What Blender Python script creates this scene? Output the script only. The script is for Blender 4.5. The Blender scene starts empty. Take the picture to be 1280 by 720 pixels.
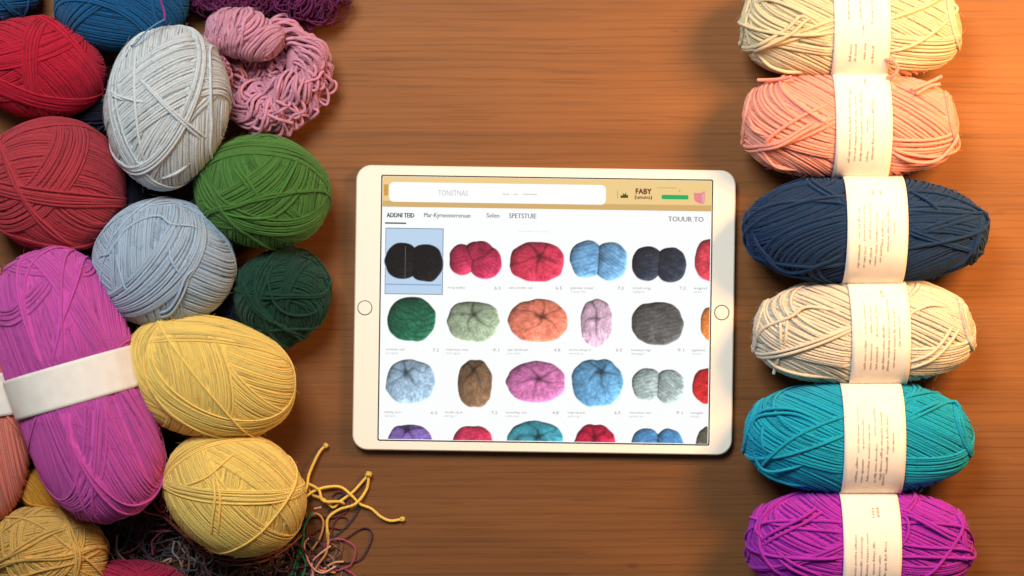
import bpy, math
import numpy as np
from math import pi, sin, cos, radians

S = 0.0005            # metres per unit of the plan (0.5 mm)
CAMH = 3000.0         # camera height in plan units
CX, CY = 640.0, 360.0
scene = bpy.context.scene
COL = scene.collection

# ------------------------------------------------------------------ helpers
def W(px, py, z=0.0):
    """plan position of a point that stands at height z"""
    k = 1.0 - z / CAMH
    return np.array([(px - CX) * k, (CY - py) * k, z])

def srgb(r, g, b):
    f = lambda c: (c / 12.92) if c <= 0.04045 else ((c + 0.055) / 1.055) ** 2.4
    return (f(r / 255), f(g / 255), f(b / 255), 1.0)

def tag(o, label=None, cat=None, group=None, kind=None):
    if label: o['label'] = label
    if cat: o['category'] = cat
    if group: o['group'] = group
    if kind: o['kind'] = kind
    return o

def empty(name, loc=(0, 0, 0), rotz=0.0):
    o = bpy.data.objects.new(name, None)
    o.empty_display_size = 0.01
    COL.objects.link(o)
    o.location = (loc[0] * S, loc[1] * S, loc[2] * S)
    o.rotation_euler = (0, 0, rotz)
    return o

def mk(name, V, F, mat, parent=None, loc=None, uv=None, tone=None, col=None, smooth=True, rotz=0.0):
    """one mesh object from arrays; F is a list of equal-length faces (array) or a list of such arrays"""
    me = bpy.data.meshes.new(name)
    V = np.asarray(V, dtype=np.float64) * S
    Fs = F if isinstance(F, list) and len(F) and isinstance(F[0], np.ndarray) else [np.asarray(F)]
    me.vertices.add(len(V)); me.vertices.foreach_set('co', V.ravel())
    vi = np.concatenate([f.ravel() for f in Fs]).astype(np.int32)
    tot = np.concatenate([np.full(len(f), f.shape[1]) for f in Fs]).astype(np.int32)
    st = np.concatenate([[0], np.cumsum(tot)[:-1]]).astype(np.int32)
    me.loops.add(len(vi)); me.loops.foreach_set('vertex_index', vi)
    me.polygons.add(len(tot)); me.polygons.foreach_set('loop_start', st)
    me.polygons.foreach_set('loop_total', tot)
    me.polygons.foreach_set('use_smooth', np.full(len(tot), bool(smooth)))
    if uv is not None:
        l = me.uv_layers.new(name='UVMap')
        l.data.foreach_set('uv', np.asarray(uv, dtype=np.float32).ravel())
    if tone is not None:
        a = me.attributes.new('tone', 'FLOAT', 'POINT')
        a.data.foreach_set('value', np.asarray(tone, dtype=np.float32))
    if col is not None:
        a = me.attributes.new('hue', 'FLOAT_COLOR', 'POINT')
        a.data.foreach_set('color', np.asarray(col, dtype=np.float32).ravel())
    me.update(calc_edges=True)
    me.validate()
    if mat: me.materials.append(mat)
    o = bpy.data.objects.new(name, me)
    COL.objects.link(o)
    if parent: o.parent = parent
    if loc is not None: o.location = (loc[0] * S, loc[1] * S, loc[2] * S)
    if rotz: o.rotation_euler = (0, 0, rotz)
    return o

def nrm(v):
    return v / np.maximum(np.linalg.norm(v, axis=-1, keepdims=True), 1e-9)

class Tubes:
    """collects strands (tubes) into one mesh"""
    def __init__(self, rng):
        self.V = []; self.F = []; self.U = []; self.T = []; self.C = []; self.n = 0; self.rng = rng
    def add(self, P, N, r, closed=True, sides=6, tone=None, col=None, flat=1.0):
        P = np.asarray(P, float); M = len(P)
        if closed:
            T = np.roll(P, -1, 0) - np.roll(P, 1, 0)
        else:
            T = np.gradient(P, axis=0)
        T = nrm(T)
        N = nrm(N - (N * T).sum(1, keepdims=True) * T)
        B = np.cross(T, N)
        rr = np.broadcast_to(np.asarray(r, float), (M,)).copy()
        if not closed:
            rr[0] *= 0.15; rr[-1] *= 0.15
        a = np.linspace(0, 2 * pi, sides, endpoint=False)
        ring = (P[:, None, :] + rr[:, None, None] * (np.cos(a)[None, :, None] * N[:, None, :] * flat + np.sin(a)[None, :, None] * B[:, None, :]))
        self.V.append(ring.reshape(-1, 3))
        seg = np.linalg.norm(np.roll(P, -1, 0) - P, axis=1)
        L = np.concatenate([[0], np.cumsum(seg)]) + self.rng.random() * 500
        m = M if closed else M - 1
        i = np.arange(m)[:, None]; j = np.arange(sides)[None, :]
        i2 = (i + 1) % M; j2 = (j + 1) % sides
        f = np.stack([i * sides + j, i * sides + j2 + 0 * i, i2 * sides + j2, i2 * sides + j + 0 * i2], -1).reshape(-1, 4)
        self.F.append(f + self.n)
        u0 = np.broadcast_to(L[:m][:, None], (m, sides)); u1 = np.broadcast_to(L[1:m + 1][:, None], (m, sides))
        v0 = np.broadcast_to((np.arange(sides) / sides)[None], (m, sides)); v1 = v0 + 1.0 / sides
        self.U.append(np.stack([np.stack([u0, v0], -1), np.stack([u0, v1], -1), np.stack([u1, v1], -1), np.stack([u1, v0], -1)], 2).reshape(-1, 2))
        t = self.rng.random() if tone is None else tone
        self.T.append(np.full(M * sides, t))
        if col is not None: self.C.append(np.tile(np.asarray(col, float), (M * sides, 1)))
        self.n += M * sides
    def solid(self, V, F, tone=0.1, col=None):
        self.V.append(V); self.F.append(F + self.n)
        self.U.append(np.zeros((len(F) * 4, 2))); self.T.append(np.full(len(V), tone))
        if col is not None: self.C.append(np.tile(np.asarray(col, float), (len(V), 1)))
        self.n += len(V)
    def build(self, name, mat, parent=None, loc=None, rotz=0.0):
        return mk(name, np.concatenate(self.V), np.concatenate(self.F), mat, parent, loc, np.concatenate(self.U),
                  np.concatenate(self.T), np.concatenate(self.C) if self.C else None, True, rotz)

def catmull(P, n, closed=False):
    P = np.asarray(P, float); k = len(P)
    if closed:
        idx = np.linspace(0, k, n, endpoint=False)
        g = lambda q: P[np.mod(q, k)]
    else:
        idx = np.linspace(0, k - 1 - 1e-6, n)
        Q = np.vstack([2 * P[0] - P[1], P, 2 * P[-1] - P[-2]])
        g = lambda q: Q[np.clip(q + 1, 0, k + 1)]
    i = np.floor(idx).astype(int); t = (idx - i)[:, None]
    p0, p1, p2, p3 = g(i - 1), g(i), g(i + 1), g(i + 2)
    return 0.5 * (2 * p1 + (p2 - p0) * t + (2 * p0 - 5 * p1 + 4 * p2 - p3) * t ** 2 + (3 * p1 - p0 - 3 * p2 + p3) * t ** 3)

def wob(rng, M, k=3, dims=1):
    """smooth closed noise of about unit size"""
    t = np.linspace(0, 2 * pi, M, endpoint=False)
    o = np.zeros((M, dims))
    for h in range(1, k + 1):
        o += np.sin(h * t[:, None] + rng.random(dims) * 2 * pi) * rng.normal(0, 1, dims) / h ** 0.5
    return (o[:, 0] if dims == 1 else o) * 0.6

def grid_faces(nu, nv, wrap_u=False, wrap_v=False):
    mu = nu if wrap_u else nu - 1; mv = nv if wrap_v else nv - 1
    i = np.arange(mu)[:, None]; j = np.arange(mv)[None, :]
    i2 = (i + 1) % nu; j2 = (j + 1) % nv
    return np.stack([i * nv + j, i * nv + j2, i2 * nv + j2, i2 * nv + j], -1).reshape(-1, 4)

# ------------------------------------------------------------------ materials
def new_mat(name):
    m = bpy.data.materials.new(name); m.use_nodes = True
    nt = m.node_tree; b = nt.nodes['Principled BSDF']
    return m, nt, b

def mathn(nt, op, a, b=None, c=None):
    n = nt.nodes.new('ShaderNodeMath'); n.operation = op
    for k, v in enumerate((a, b, c)):
        if v is None: continue
        if isinstance(v, (int, float)): n.inputs[k].default_value = v
        else: nt.links.new(v, n.inputs[k])
    return n.outputs[0]

YM = {}
def yarn_mat(name, rgb, var=0.22, twist=0.16, sheen=0.25, depth=1.0, alt=None, by_attr=False):
    key = name
    if key in YM: return YM[key]
    m, nt, b = new_mat(name)
    base = srgb(*rgb) if rgb else (1, 1, 1, 1)
    a = nt.nodes.new('ShaderNodeAttribute'); a.attribute_name = 'tone'
    uv = nt.nodes.new('ShaderNodeUVMap'); uv.uv_map = 'UVMap'
    sep = nt.nodes.new('ShaderNodeSeparateXYZ'); nt.links.new(uv.outputs[0], sep.inputs[0])
    # fibre noise running round the strand
    comb = nt.nodes.new('ShaderNodeCombineXYZ')
    tw = mathn(nt, 'ADD', mathn(nt, 'MULTIPLY', sep.outputs[0], twist), mathn(nt, 'MULTIPLY', sep.outputs[1], 2.0))
    nt.links.new(mathn(nt, 'MULTIPLY', sep.outputs[0], 0.10), comb.inputs[0])
    nt.links.new(mathn(nt, 'MULTIPLY', tw, 3.0), comb.inputs[1])
    nt.links.new(mathn(nt, 'MULTIPLY', a.outputs['Fac'], 40.0), comb.inputs[2])
    no = nt.nodes.new('ShaderNodeTexNoise'); no.inputs['Scale'].default_value = 2.6
    no.inputs['Detail'].default_value = 6; nt.links.new(comb.outputs[0], no.inputs['Vector'])
    fac = mathn(nt, 'ADD', mathn(nt, 'MULTIPLY', a.outputs['Fac'], 0.55), mathn(nt, 'MULTIPLY', no.outputs['Fac'], 0.45))
    mix = nt.nodes.new('ShaderNodeMix'); mix.data_type = 'RGBA'
    nt.links.new(fac, mix.inputs['Factor'])
    if by_attr:
        at = nt.nodes.new('ShaderNodeAttribute'); at.attribute_name = 'hue'
        for k, f in ((6, 1 - var), (7, 1 + var)):
            mm = nt.nodes.new('ShaderNodeMix'); mm.data_type = 'RGBA'; mm.blend_type = 'MULTIPLY'
            mm.inputs['Factor'].default_value = 1
            nt.links.new(at.outputs['Color'], mm.inputs[6]); mm.inputs[7].default_value = (f, f, f, 1)
            nt.links.new(mm.outputs[2], mix.inputs[k])
    else:
        lo = [c * (1 - var) for c in base[:3]]
        hi = [min(1, c * (1 + var)) for c in base[:3]]
        if alt:
            al = srgb(*alt); lo = [c for c in al[:3]]
        mix.inputs[6].default_value = (*lo, 1); mix.inputs[7].default_value = (*hi, 1)
    nt.links.new(mix.outputs[2], b.inputs['Base Color'])
    b.inputs['Roughness'].default_value = 0.85
    b.inputs['Subsurface Weight'].default_value = 0.5; b.inputs['Subsurface Radius'].default_value = (1.0, 0.8, 0.7); b.inputs['Subsurface Scale'].default_value = 2.6 * S
    b.inputs['Specular IOR Level'].default_value = 0.22
    b.inputs['Sheen Weight'].default_value = sheen
    b.inputs['Sheen Roughness'].default_value = 0.5
    if not by_attr:
        b.inputs['Sheen Tint'].default_value = (*[min(1, 0.3 + 0.7 * c) for c in base[:3]], 1)
    ply = mathn(nt, 'ABSOLUTE', mathn(nt, 'SINE', mathn(nt, 'MULTIPLY', tw, pi * 1.5)))
    h = mathn(nt, 'ADD', mathn(nt, 'MULTIPLY', ply, 0.5), mathn(nt, 'MULTIPLY', no.outputs['Fac'], 1.5))
    bp = nt.nodes.new('ShaderNodeBump'); bp.inputs['Strength'].default_value = 0.9 * depth
    bp.inputs['Distance'].default_value = 0.7 * S
    nt.links.new(h, bp.inputs['Height']); nt.links.new(bp.outputs[0], b.inputs['Normal'])
    YM[key] = m
    return m

def wood_mat():
    m, nt, b = new_mat('oiled_wood')
    N = nt.nodes.new; L = nt.links.new
    tc = N('ShaderNodeTexCoord')
    sep = N('ShaderNodeSeparateXYZ'); L(tc.outputs['Object'], sep.inputs[0])
    def noise(sx, sy, scale, detail=4, dist=0.0, off=0.0, rough=0.55):
        mp = N('ShaderNodeMapping'); mp.inputs['Scale'].default_value = (sx, sy, 1)
        mp.inputs['Location'].default_value = (off, off * 1.3, off * .7)
        L(tc.outputs['Object'], mp.inputs[0])
        n = N('ShaderNodeTexNoise'); n.inputs['Scale'].default_value = scale; n.inputs['Detail'].default_value = detail
        n.inputs['Distortion'].default_value = dist; n.inputs['Roughness'].default_value = rough
        L(mp.outputs[0], n.inputs['Vector']); return n.outputs['Fac']
    def ramp(fac, pts):
        r = N('ShaderNodeValToRGB'); e = r.color_ramp.elements
        while len(e) < len(pts): e.new(0.5)
        for q, (p, c) in zip(e, pts): q.position = p; q.color = c if len(c) == 4 else (*c, 1)
        L(fac, r.inputs[0]); return r.outputs[0]
    def g(v): return (v, v, v)
    def mul(c1, c2, f=1.0):
        x = N('ShaderNodeMix'); x.data_type = 'RGBA'; x.blend_type = 'MULTIPLY'; x.inputs['Factor'].default_value = f
        L(c1, x.inputs[6]); L(c2, x.inputs[7]); return x.outputs[2]
    broad = noise(1.0, 6.0, 4.0, 3, 0.3)
    base = ramp(broad, [(0.3, srgb(128, 82, 40)), (0.7, srgb(147, 96, 48))])
    # long fibres
    fib = noise(1.0, 110.0, 6.0, 6, 0.0, 3.0, 0.65)
    base = mul(base, ramp(fib, [(0.32, g(0.91)), (0.5, g(0.98)), (0.72, g(1.04))]))
    # dark pores, thin broken dashes
    por = noise(2.2, 95.0, 7.0, 4, 0.0, 8.0, 0.5)
    base = mul(base, ramp(por, [(0.33, g(0.70)), (0.42, g(1.0)), (0.7, g(1.04))]), 0.75)
    # wavy year rings
    wv = N('ShaderNodeTexWave'); wv.wave_type = 'BANDS'; wv.bands_direction = 'Y'
    wv.inputs['Scale'].default_value = 60.0; wv.inputs['Distortion'].default_value = 6.0
    wv.inputs['Detail'].default_value = 3; wv.inputs['Detail Scale'].default_value = 1.0
    mp = N('ShaderNodeMapping'); mp.inputs['Scale'].default_value = (0.10, 1.0, 1)
    L(tc.outputs['Object'], mp.inputs[0]); L(mp.outputs[0], wv.inputs['Vector'])
    ring = ramp(wv.outputs['Fac'], [(0.0, g(0.84)), (0.2, g(0.98)), (1.0, g(1.02))])
    patch = ramp(noise(2.0, 5.0, 3.0, 2, 0, 5.0), [(0.36, g(0.15)), (0.56, g(1.0))])
    x = N('ShaderNodeMix'); x.data_type = 'RGBA'; x.blend_type = 'MULTIPLY'
    L(patch, x.inputs['Factor']); L(base, x.inputs[6]); L(ring, x.inputs[7]); base = x.outputs[2]
    # knots
    def spot(cx, cy, rx, ry):
        dx = mathn(nt, 'DIVIDE', mathn(nt, 'SUBTRACT', sep.outputs[0], cx * S), rx * S)
        dy = mathn(nt, 'DIVIDE', mathn(nt, 'SUBTRACT', sep.outputs[1], cy * S), ry * S)
        return mathn(nt, 'SQRT', mathn(nt, 'ADD', mathn(nt, 'MULTIPLY', dx, dx), mathn(nt, 'MULTIPLY', dy, dy)))
    wn = noise(30, 60, 4, 3, 0.5, 2.0)
    for (cx, cy, rx, ry, dk) in ((150, -347, 22, 9, 0.6), (205, 321, 12, 3, 0.7), (610, 95, 20, 7, 0.8), (-75, -268, 30, 7, 0.85)):
        d = mathn(nt, 'ADD', spot(cx, cy, rx, ry), mathn(nt, 'MULTIPLY', wn, 0.8))
        base = mul(base, ramp(d, [(0.35, g(dk)), (0.98, g(1.0))]))
    # board joints: a narrow tone step
    for yj, wd in ((193, 1.6), (-172, 1.2), (58, 1.0)):
        d = mathn(nt, 'ABSOLUTE', mathn(nt, 'SUBTRACT', sep.outputs[1], yj * S))
        base = mul(base, ramp(mathn(nt, 'DIVIDE', d, wd * 2 * S), [(0.0, g(0.8)), (1.0, g(1.0))]), 0.8)
    # boards differ a little in tone
    yy = mathn(nt, 'ADD', mathn(nt, 'DIVIDE', sep.outputs[1], 800 * S), 0.5)
    base = mul(base, ramp(yy, [(0.0, (0.62, .65, .73)), (0.283, (0.65, .68, .75)), (0.287, (0.78, .78, .78)), (0.739, (0.86, .86, .86)), (0.743, (1.0, .98, .96)), (1.0, (1.02, 1.0, .98))]))
    L(base, b.inputs['Base Color'])
    rr = ramp(fib, [(0.3, g(0.52)), (0.7, g(0.66))]); L(rr, b.inputs['Roughness'])
    b.inputs['Specular IOR Level'].default_value = 0.3
    h = mathn(nt, 'ADD', mathn(nt, 'MULTIPLY', fib, 0.6), mathn(nt, 'MULTIPLY', por, 0.7))
    bp = N('ShaderNodeBump'); bp.inputs['Strength'].default_value = 0.5; bp.inputs['Distance'].default_value = 0.5 * S
    L(h, bp.inputs['Height']); L(bp.outputs[0], b.inputs['Normal'])
    return m

def paper_mat():
    m, nt, b = new_mat('cream_paper')
    N = nt.nodes.new; L = nt.links.new
    tc = N('ShaderNodeTexCoord'); n = N('ShaderNodeTexNoise'); n.inputs['Scale'].default_value = 120; n.inputs['Detail'].default_value = 5
    L(tc.outputs['Object'], n.inputs['Vector'])
    r = N('ShaderNodeValToRGB'); r.color_ramp.elements[0].position = .3; r.color_ramp.elements[1].position = .7
    r.color_ramp.elements[0].color = srgb(226, 221, 212); r.color_ramp.elements[1].color = srgb(236, 232, 223)
    L(n.outputs['Fac'], r.inputs[0]); L(r.outputs[0], b.inputs['Base Color'])
    b.inputs['Roughness'].default_value = 0.55; b.inputs['Specular IOR Level'].default_value = 0.3
    bp = N('ShaderNodeBump'); bp.inputs['Strength'].default_value = 0.25; bp.inputs['Distance'].default_value = 0.6 * S
    n2 = N('ShaderNodeTexNoise'); n2.inputs['Scale'].default_value = 60; L(tc.outputs['Object'], n2.inputs['Vector'])
    L(n2.outputs['Fac'], bp.inputs['Height']); L(bp.outputs[0], b.inputs['Normal'])
    return m

def plain(name, rgb, rough=0.5, metal=0.0, spec=0.5, emit=0.0, noise=0.03):
    m, nt, b = new_mat(name); c = srgb(*rgb)
    tc = nt.nodes.new('ShaderNodeTexCoord'); n = nt.nodes.new('ShaderNodeTexNoise'); n.inputs['Scale'].default_value = 80
    nt.links.new(tc.outputs['Object'], n.inputs['Vector'])
    r = nt.nodes.new('ShaderNodeValToRGB')
    r.color_ramp.elements[0].color = (*[v * (1 - noise) for v in c[:3]], 1); r.color_ramp.elements[1].color = (*[min(1, v * (1 + noise)) for v in c[:3]], 1)
    nt.links.new(n.outputs['Fac'], r.inputs[0])
    b.inputs['Roughness'].default_value = rough; b.inputs['Metallic'].default_value = metal
    b.inputs['Specular IOR Level'].default_value = spec
    if emit:
        b.inputs['Base Color'].default_value = (0.01, 0.01, 0.01, 1)
        nt.links.new(r.outputs[0], b.inputs['Emission Color']); b.inputs['Emission Strength'].default_value = emit
    else:
        nt.links.new(r.outputs[0], b.inputs['Base Color'])
    return m

def lit(name, rgb, strength=0.97):
    return plain(name, rgb, 0.25, 0, 0.25, strength, 0.005)

PAPER = paper_mat()
INK = plain('grey_ink', (100, 94, 88), 0.7)
INK_RED = plain('rust_ink', (150, 96, 80), 0.7)

# ------------------------------------------------------------------ text as mesh
TXT = {}
def text_geo(s):
    if s in TXT: return TXT[s]
    cu = bpy.data.curves.new('tmp_text', 'FONT'); cu.body = s; cu.size = 1.0; cu.resolution_u = 2
    ob = bpy.data.objects.new('tmp_text', cu)
    me = ob.to_mesh()
    v = np.array([tuple(q.co)[:2] for q in me.vertices]).reshape(-1, 2)
    f = [tuple(p.vertices) for p in me.polygons]
    ob.to_mesh_clear(); bpy.data.objects.remove(ob); bpy.data.curves.remove(cu)
    tri = []
    for p in f:
        for k in range(1, len(p) - 1): tri.append((p[0], p[k], p[k + 1]))
    TXT[s] = (v, np.array(tri, dtype=int).reshape(-1, 3))
    return TXT[s]

def gibber(rng, n, caps=False):
    L = 'aenrstlumiodcgkp'
    out = ''
    while len(out) < n:
        out += ''.join(rng.choice(list(L)) for _ in range(rng.integers(3, 9))) + ' '
    return out[:n].strip().upper() if caps else out[:n].strip()

# ------------------------------------------------------------------ wound yarn
class Body:
    """a rounded body (superellipsoid) that carries windings, with a map of how high they have piled up"""
    def __init__(self, a, b, c, n=2.0, lump=0.0, seed=0, egg=0.0):
        self.s = np.array([a, b, c], float); self.n = n; self.lump = lump; self.egg = egg
        self.H = np.zeros((90, 180)); self.rng = np.random.default_rng(seed)
        self.lp = self.rng.normal(0, 1, (5, 3)); self.lq = self.rng.random(5) * 6
        self.clamp = None
    def surf(self, u):
        """u: unit vectors; returns point and outward normal"""
        a, b, c = self.s; n = self.n
        d = u * self.s
        if self.egg: d = d * np.stack([np.ones(len(u)), 1 + self.egg * u[:, 0], 1 + self.egg * u[:, 0] * .5], -1)
        q = (np.abs(u[:, 0]) ** n + (u[:, 1] ** 2 + u[:, 2] ** 2) ** (n / 2)) ** (-1 / n)
        k = q
        if self.lump:
            w = sum(np.sin(1.7 * (u @ self.lp[i]) + self.lq[i]) for i in range(5)) / 5
            k = k * (1 + self.lump * w)
        p = d * k[:, None]
        return p, nrm(u / self.s)
    def cell(self, u):
        i = np.clip((np.arccos(np.clip(u[:, 0], -1, 1)) / pi * 90).astype(int), 0, 89)
        j = (np.floor((np.arctan2(u[:, 2], u[:, 1]) / (2 * pi) % 1.0) * 180)).astype(int) % 180
        return i, j
    def bundle(self, T, az, el, w, th0=None, count=None, th_range=None, pinch=1.0, phase=0.0, jit=0.2, M=84, lift=0.0, tilt=0.012, tone=None, sides=6):
        rng = self.rng
        az, el = radians(az), radians(el)
        n = np.array([cos(el) * cos(az), cos(el) * sin(az), sin(el)])
        h = np.array([0, 0, 1.0]) if abs(n[2]) < 0.9 else np.array([1.0, 0, 0])
        e1 = nrm(np.cross(h, n)[None])[0]; e2 = np.cross(n, e1)
        R = 1 / math.sqrt(((n / self.s) ** 2).sum())
        step = w * (0.80 if w < 2.8 else 0.85) / R
        if th_range is not None:
            lo, hi = radians(th_range[0]), radians(th_range[1]); ths = np.arange(lo, hi, step)
        else:
            ths = radians(th0) + (np.arange(count) - (count - 1) / 2) * step
        mid = ths.mean()
        t = np.linspace(0, 2 * pi, M, endpoint=False)
        wfun = pinch + (1 - pinch) * np.abs(np.sin(t - radians(phase))) ** 1.2
        com = wob(rng, M, 3) * step * jit * 2.5
        mn = np.full_like(self.H, 0); cnt = self.H.copy()
        for th in ths:
            tt = mid + (th - mid) * wfun + com + wob(rng, M, 6) * step * jit + rng.normal(0, step * 0.12)
            if M < 8: continue
            nn = nrm((n + rng.normal(0, tilt, 3))[None])[0]
            a1 = nrm((e1 - (e1 @ nn) * nn)[None])[0]; a2 = np.cross(nn, a1)
            tj = t + rng.random() * 0.07
            u = np.sin(tt)[:, None] * (np.cos(tj)[:, None] * a1 + np.sin(tj)[:, None] * a2) + np.cos(tt)[:, None] * nn
            p, N = self.surf(u)
            i, j = self.cell(u)
            hh = self.H[i, j]
            hm = np.maximum(hh, np.maximum(np.roll(hh, 1), np.roll(hh, -1)))
            k = np.array([1, 2, 3, 2, 1.]) / 9
            hm = sum(k[q] * np.roll(hm, q - 2) for q in range(5))
            r = w * 0.54
            rv = r * (1 + 0.06 * wob(rng, M, 9))
            off = hm + r * 0.55 + lift + rng.random() * 0.12 * w + 0.06 * w * wob(rng, M, 4)
            p = p + N * off[:, None]
            p = self.squeeze(p, r)
            T.add(p, N, rv, True, sides, tone, None, 0.62 if len(ths) > 5 else 0.9)
            top = hm + r * (1.05 if len(ths) > 5 else 1.4)
            for di in (-1, 0, 1):
                for dj in (-1, 0, 1):
                    ii = np.clip(i + di, 0, 89); jj = (j + dj) % 180
                    np.maximum.at(cnt, (ii, jj), top if di == 0 and dj == 0 else top * 0.9)
        self.H = cnt
    def squeeze(self, p, r):
        if self.clamp is None: return p
        x0, hw, by, bz = self.clamp
        dist = np.maximum(0, np.abs(p[:, 0] - x0) - hw)
        q = np.sqrt((p[:, 1] / by) ** 2 + (p[:, 2] / bz) ** 2)
        lim = 1 - (r + 0.6) / min(by, bz) + dist * 0.004 + (dist / 75) ** 2
        k = np.where(q > lim, lim / np.maximum(q, 1e-6), 1.0)
        p = p.copy(); p[:, 1] *= k; p[:, 2] *= k
        return p
    def core(self, T, k=0.985):
        nu, nv = 30, 48
        th = np.linspace(0.02, pi - 0.02, nu); ph = np.linspace(0, 2 * pi, nv, endpoint=False)
        u = np.stack([np.cos(th)[:, None] + 0 * ph, np.sin(th)[:, None] * np.cos(ph), np.sin(th)[:, None] * np.sin(ph)], -1).reshape(-1, 3)
        p, N = self.surf(u)
        p = self.squeeze(p * k, 1.5)
        T.solid(p, grid_faces(nu, nv, False, True), 0.2)
    def under(self, T, w):
        """the closely packed yarn just below the outer strands"""
        H = self.H
        for _ in range(2):
            q = np.pad(H, ((1, 1), (0, 0)), mode='edge')
            H = (q[:-2] + q[1:-1] + q[2:]) / 3
            H = (H + np.roll(H, 1, 1) + np.roll(H, -1, 1)) / 3
        H = np.minimum(H, self.H)
        th = (np.arange(90) + .5) / 90 * pi; ph = (np.arange(180) + .5) / 180 * 2 * pi
        u = np.stack([np.cos(th)[:, None] + 0 * ph, np.sin(th)[:, None] * np.cos(ph), np.sin(th)[:, None] * np.sin(ph)], -1).reshape(-1, 3)
        p, N = self.surf(u)
        p = self.squeeze(p + N * (H.ravel() - w * 0.47)[:, None], 1.5)
        T.solid(p, grid_faces(90, 180, False, True), 0.3)
    def fuzz(self, T, count, length=8, rad=0.17, top=None):
        count = int(count * 4)
        rng = self.rng
        for _ in range(count):
            u = nrm(rng.normal(0, 1, (1, 3)))
            if u[0, 2] < -0.2: u[0, 2] *= -1
            p, N = self.surf(u); i, j = self.cell(u)
            p = p + N * (self.H[i, j][:, None] * 0.98)
            if self.clamp and abs(p[0, 0] - self.clamp[0]) < self.clamp[1] + 4: continue
            d = rng.normal(0, 1, (1, 3)); d = nrm(d - N * (d * N).sum() + N * rng.uniform(.1, .7))
            d2 = rng.normal(0, 1, (1, 3)); d2 = nrm(d2 - N * (d2 * N).sum() - N * .3)
            L = length * (0.4 + rng.random())
            s = np.linspace(0, 1, 5)[:, None]
            c = p + d * L * s + d2 * L * 0.9 * s ** 2 - N * 1.2 * (1 - s)
            T.add(c, np.tile(np.cross(d, d2), (5, 1)), rad, False, 3, 0.9)

def on_body(B, pts, base, rotz):
    """drop plan points (picture plan, looking down) on the body's top; returns local points and normals"""
    c, s = cos(-rotz), sin(-rotz)
    out = []; 
    for (px, py, *zz) in pts:
        z = base[2]
        for _ in range(4):
            w = W(px, py, z) - base
            x, y = c * w[0] - s * w[1], s * w[0] + c * w[1]
            # find height on the body at x,y
            uu = np.array([x / B.s[0], y / B.s[1]])
            q0 = abs(uu[0]) ** B.n + abs(uu[1]) ** B.n
            if q0 > .93:
                f_ = (.93 / q0) ** (1 / B.n); x *= f_; y *= f_; uu = uu * f_
            q = min(0.999, abs(uu[0]) ** B.n + abs(uu[1]) ** B.n) if B.n != 2 else min(0.999, (uu ** 2).sum())
            zl = B.s[2] * (1 - q) ** (1 / B.n)
            z = base[2] + zl
        u = nrm(np.array([[x / B.s[0], y / B.s[1], zl / B.s[2]]]))
        p, N = B.surf(u); i, j = B.cell(u)
        h = B.H[i, j][0]
        if zz: h += zz[0]
        out.append((np.array([x, y, zl]) + N[0] * (h * 0.95 + 1.0), N[0]))
    return np.array([o[0] for o in out]), np.array([o[1] for o in out])

def strand_on(T, B, pts, base, rotz, w, tone=0.6, n=None):
    P, N = on_body(B, pts, base, rotz)
    m = n or max(14, len(pts) * 9)
    for q in (0, -1): P[q] = P[q] - N[q] * (w * 1.1)
    T.add(B.squeeze(catmull(P, m), w * .5), nrm(catmull(N, m)), w * 0.54, False, 7, tone)

def yarn_ball(kind, label, cat, px, py, a, b, c, zc, rot, mat, w, layers, seed, group=None, n=2.0, lump=0.045, fuzz=160, strays=2, overs=(), egg=0.0, part='winding'):
    base = W(px, py, zc); rz = radians(rot)
    e = empty(kind, (base[0], base[1], base[2] - c), rz)
    tag(e, label, cat, group)
    k = 1.7 * w
    B = Body(a - k, b - k, c - k, n, lump, seed, egg)
    T = Tubes(np.random.default_rng(seed + 99))
    B.core(T)
    for L in layers: B.bundle(T, w=w, **L)
    rng = B.rng
    for _ in range(strays):
        B.bundle(T, az=rng.random() * 360, el=rng.normal(0, 35), w=w, th0=90 + rng.normal(0, 22), count=int(rng.integers(1, 3)), lift=0.0, jit=0.8)
    for o in overs: strand_on(T, B, o, base, rz, w)
    B.under(T, w)
    B.fuzz(T, fuzz)
    T.build(part, mat, e, (0, 0, c))
    return e, B, base, rz

def rand_layers(seed, k=6, w_lo=8, w_hi=26, base_az=None, pin=(0.35, 1.0)):
    r = np.random.default_rng(seed)
    out = [dict(az=base_az if base_az is not None else r.random() * 360, el=r.normal(0, 15), th_range=(3, 177))]
    for _ in range(k):
        out.append(dict(az=r.random() * 360, el=r.uniform(-45, 45), th0=90 + r.normal(0, 28), count=int(r.integers(w_lo, w_hi)), pinch=r.uniform(*pin), phase=r.random() * 180))
    return out

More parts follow.
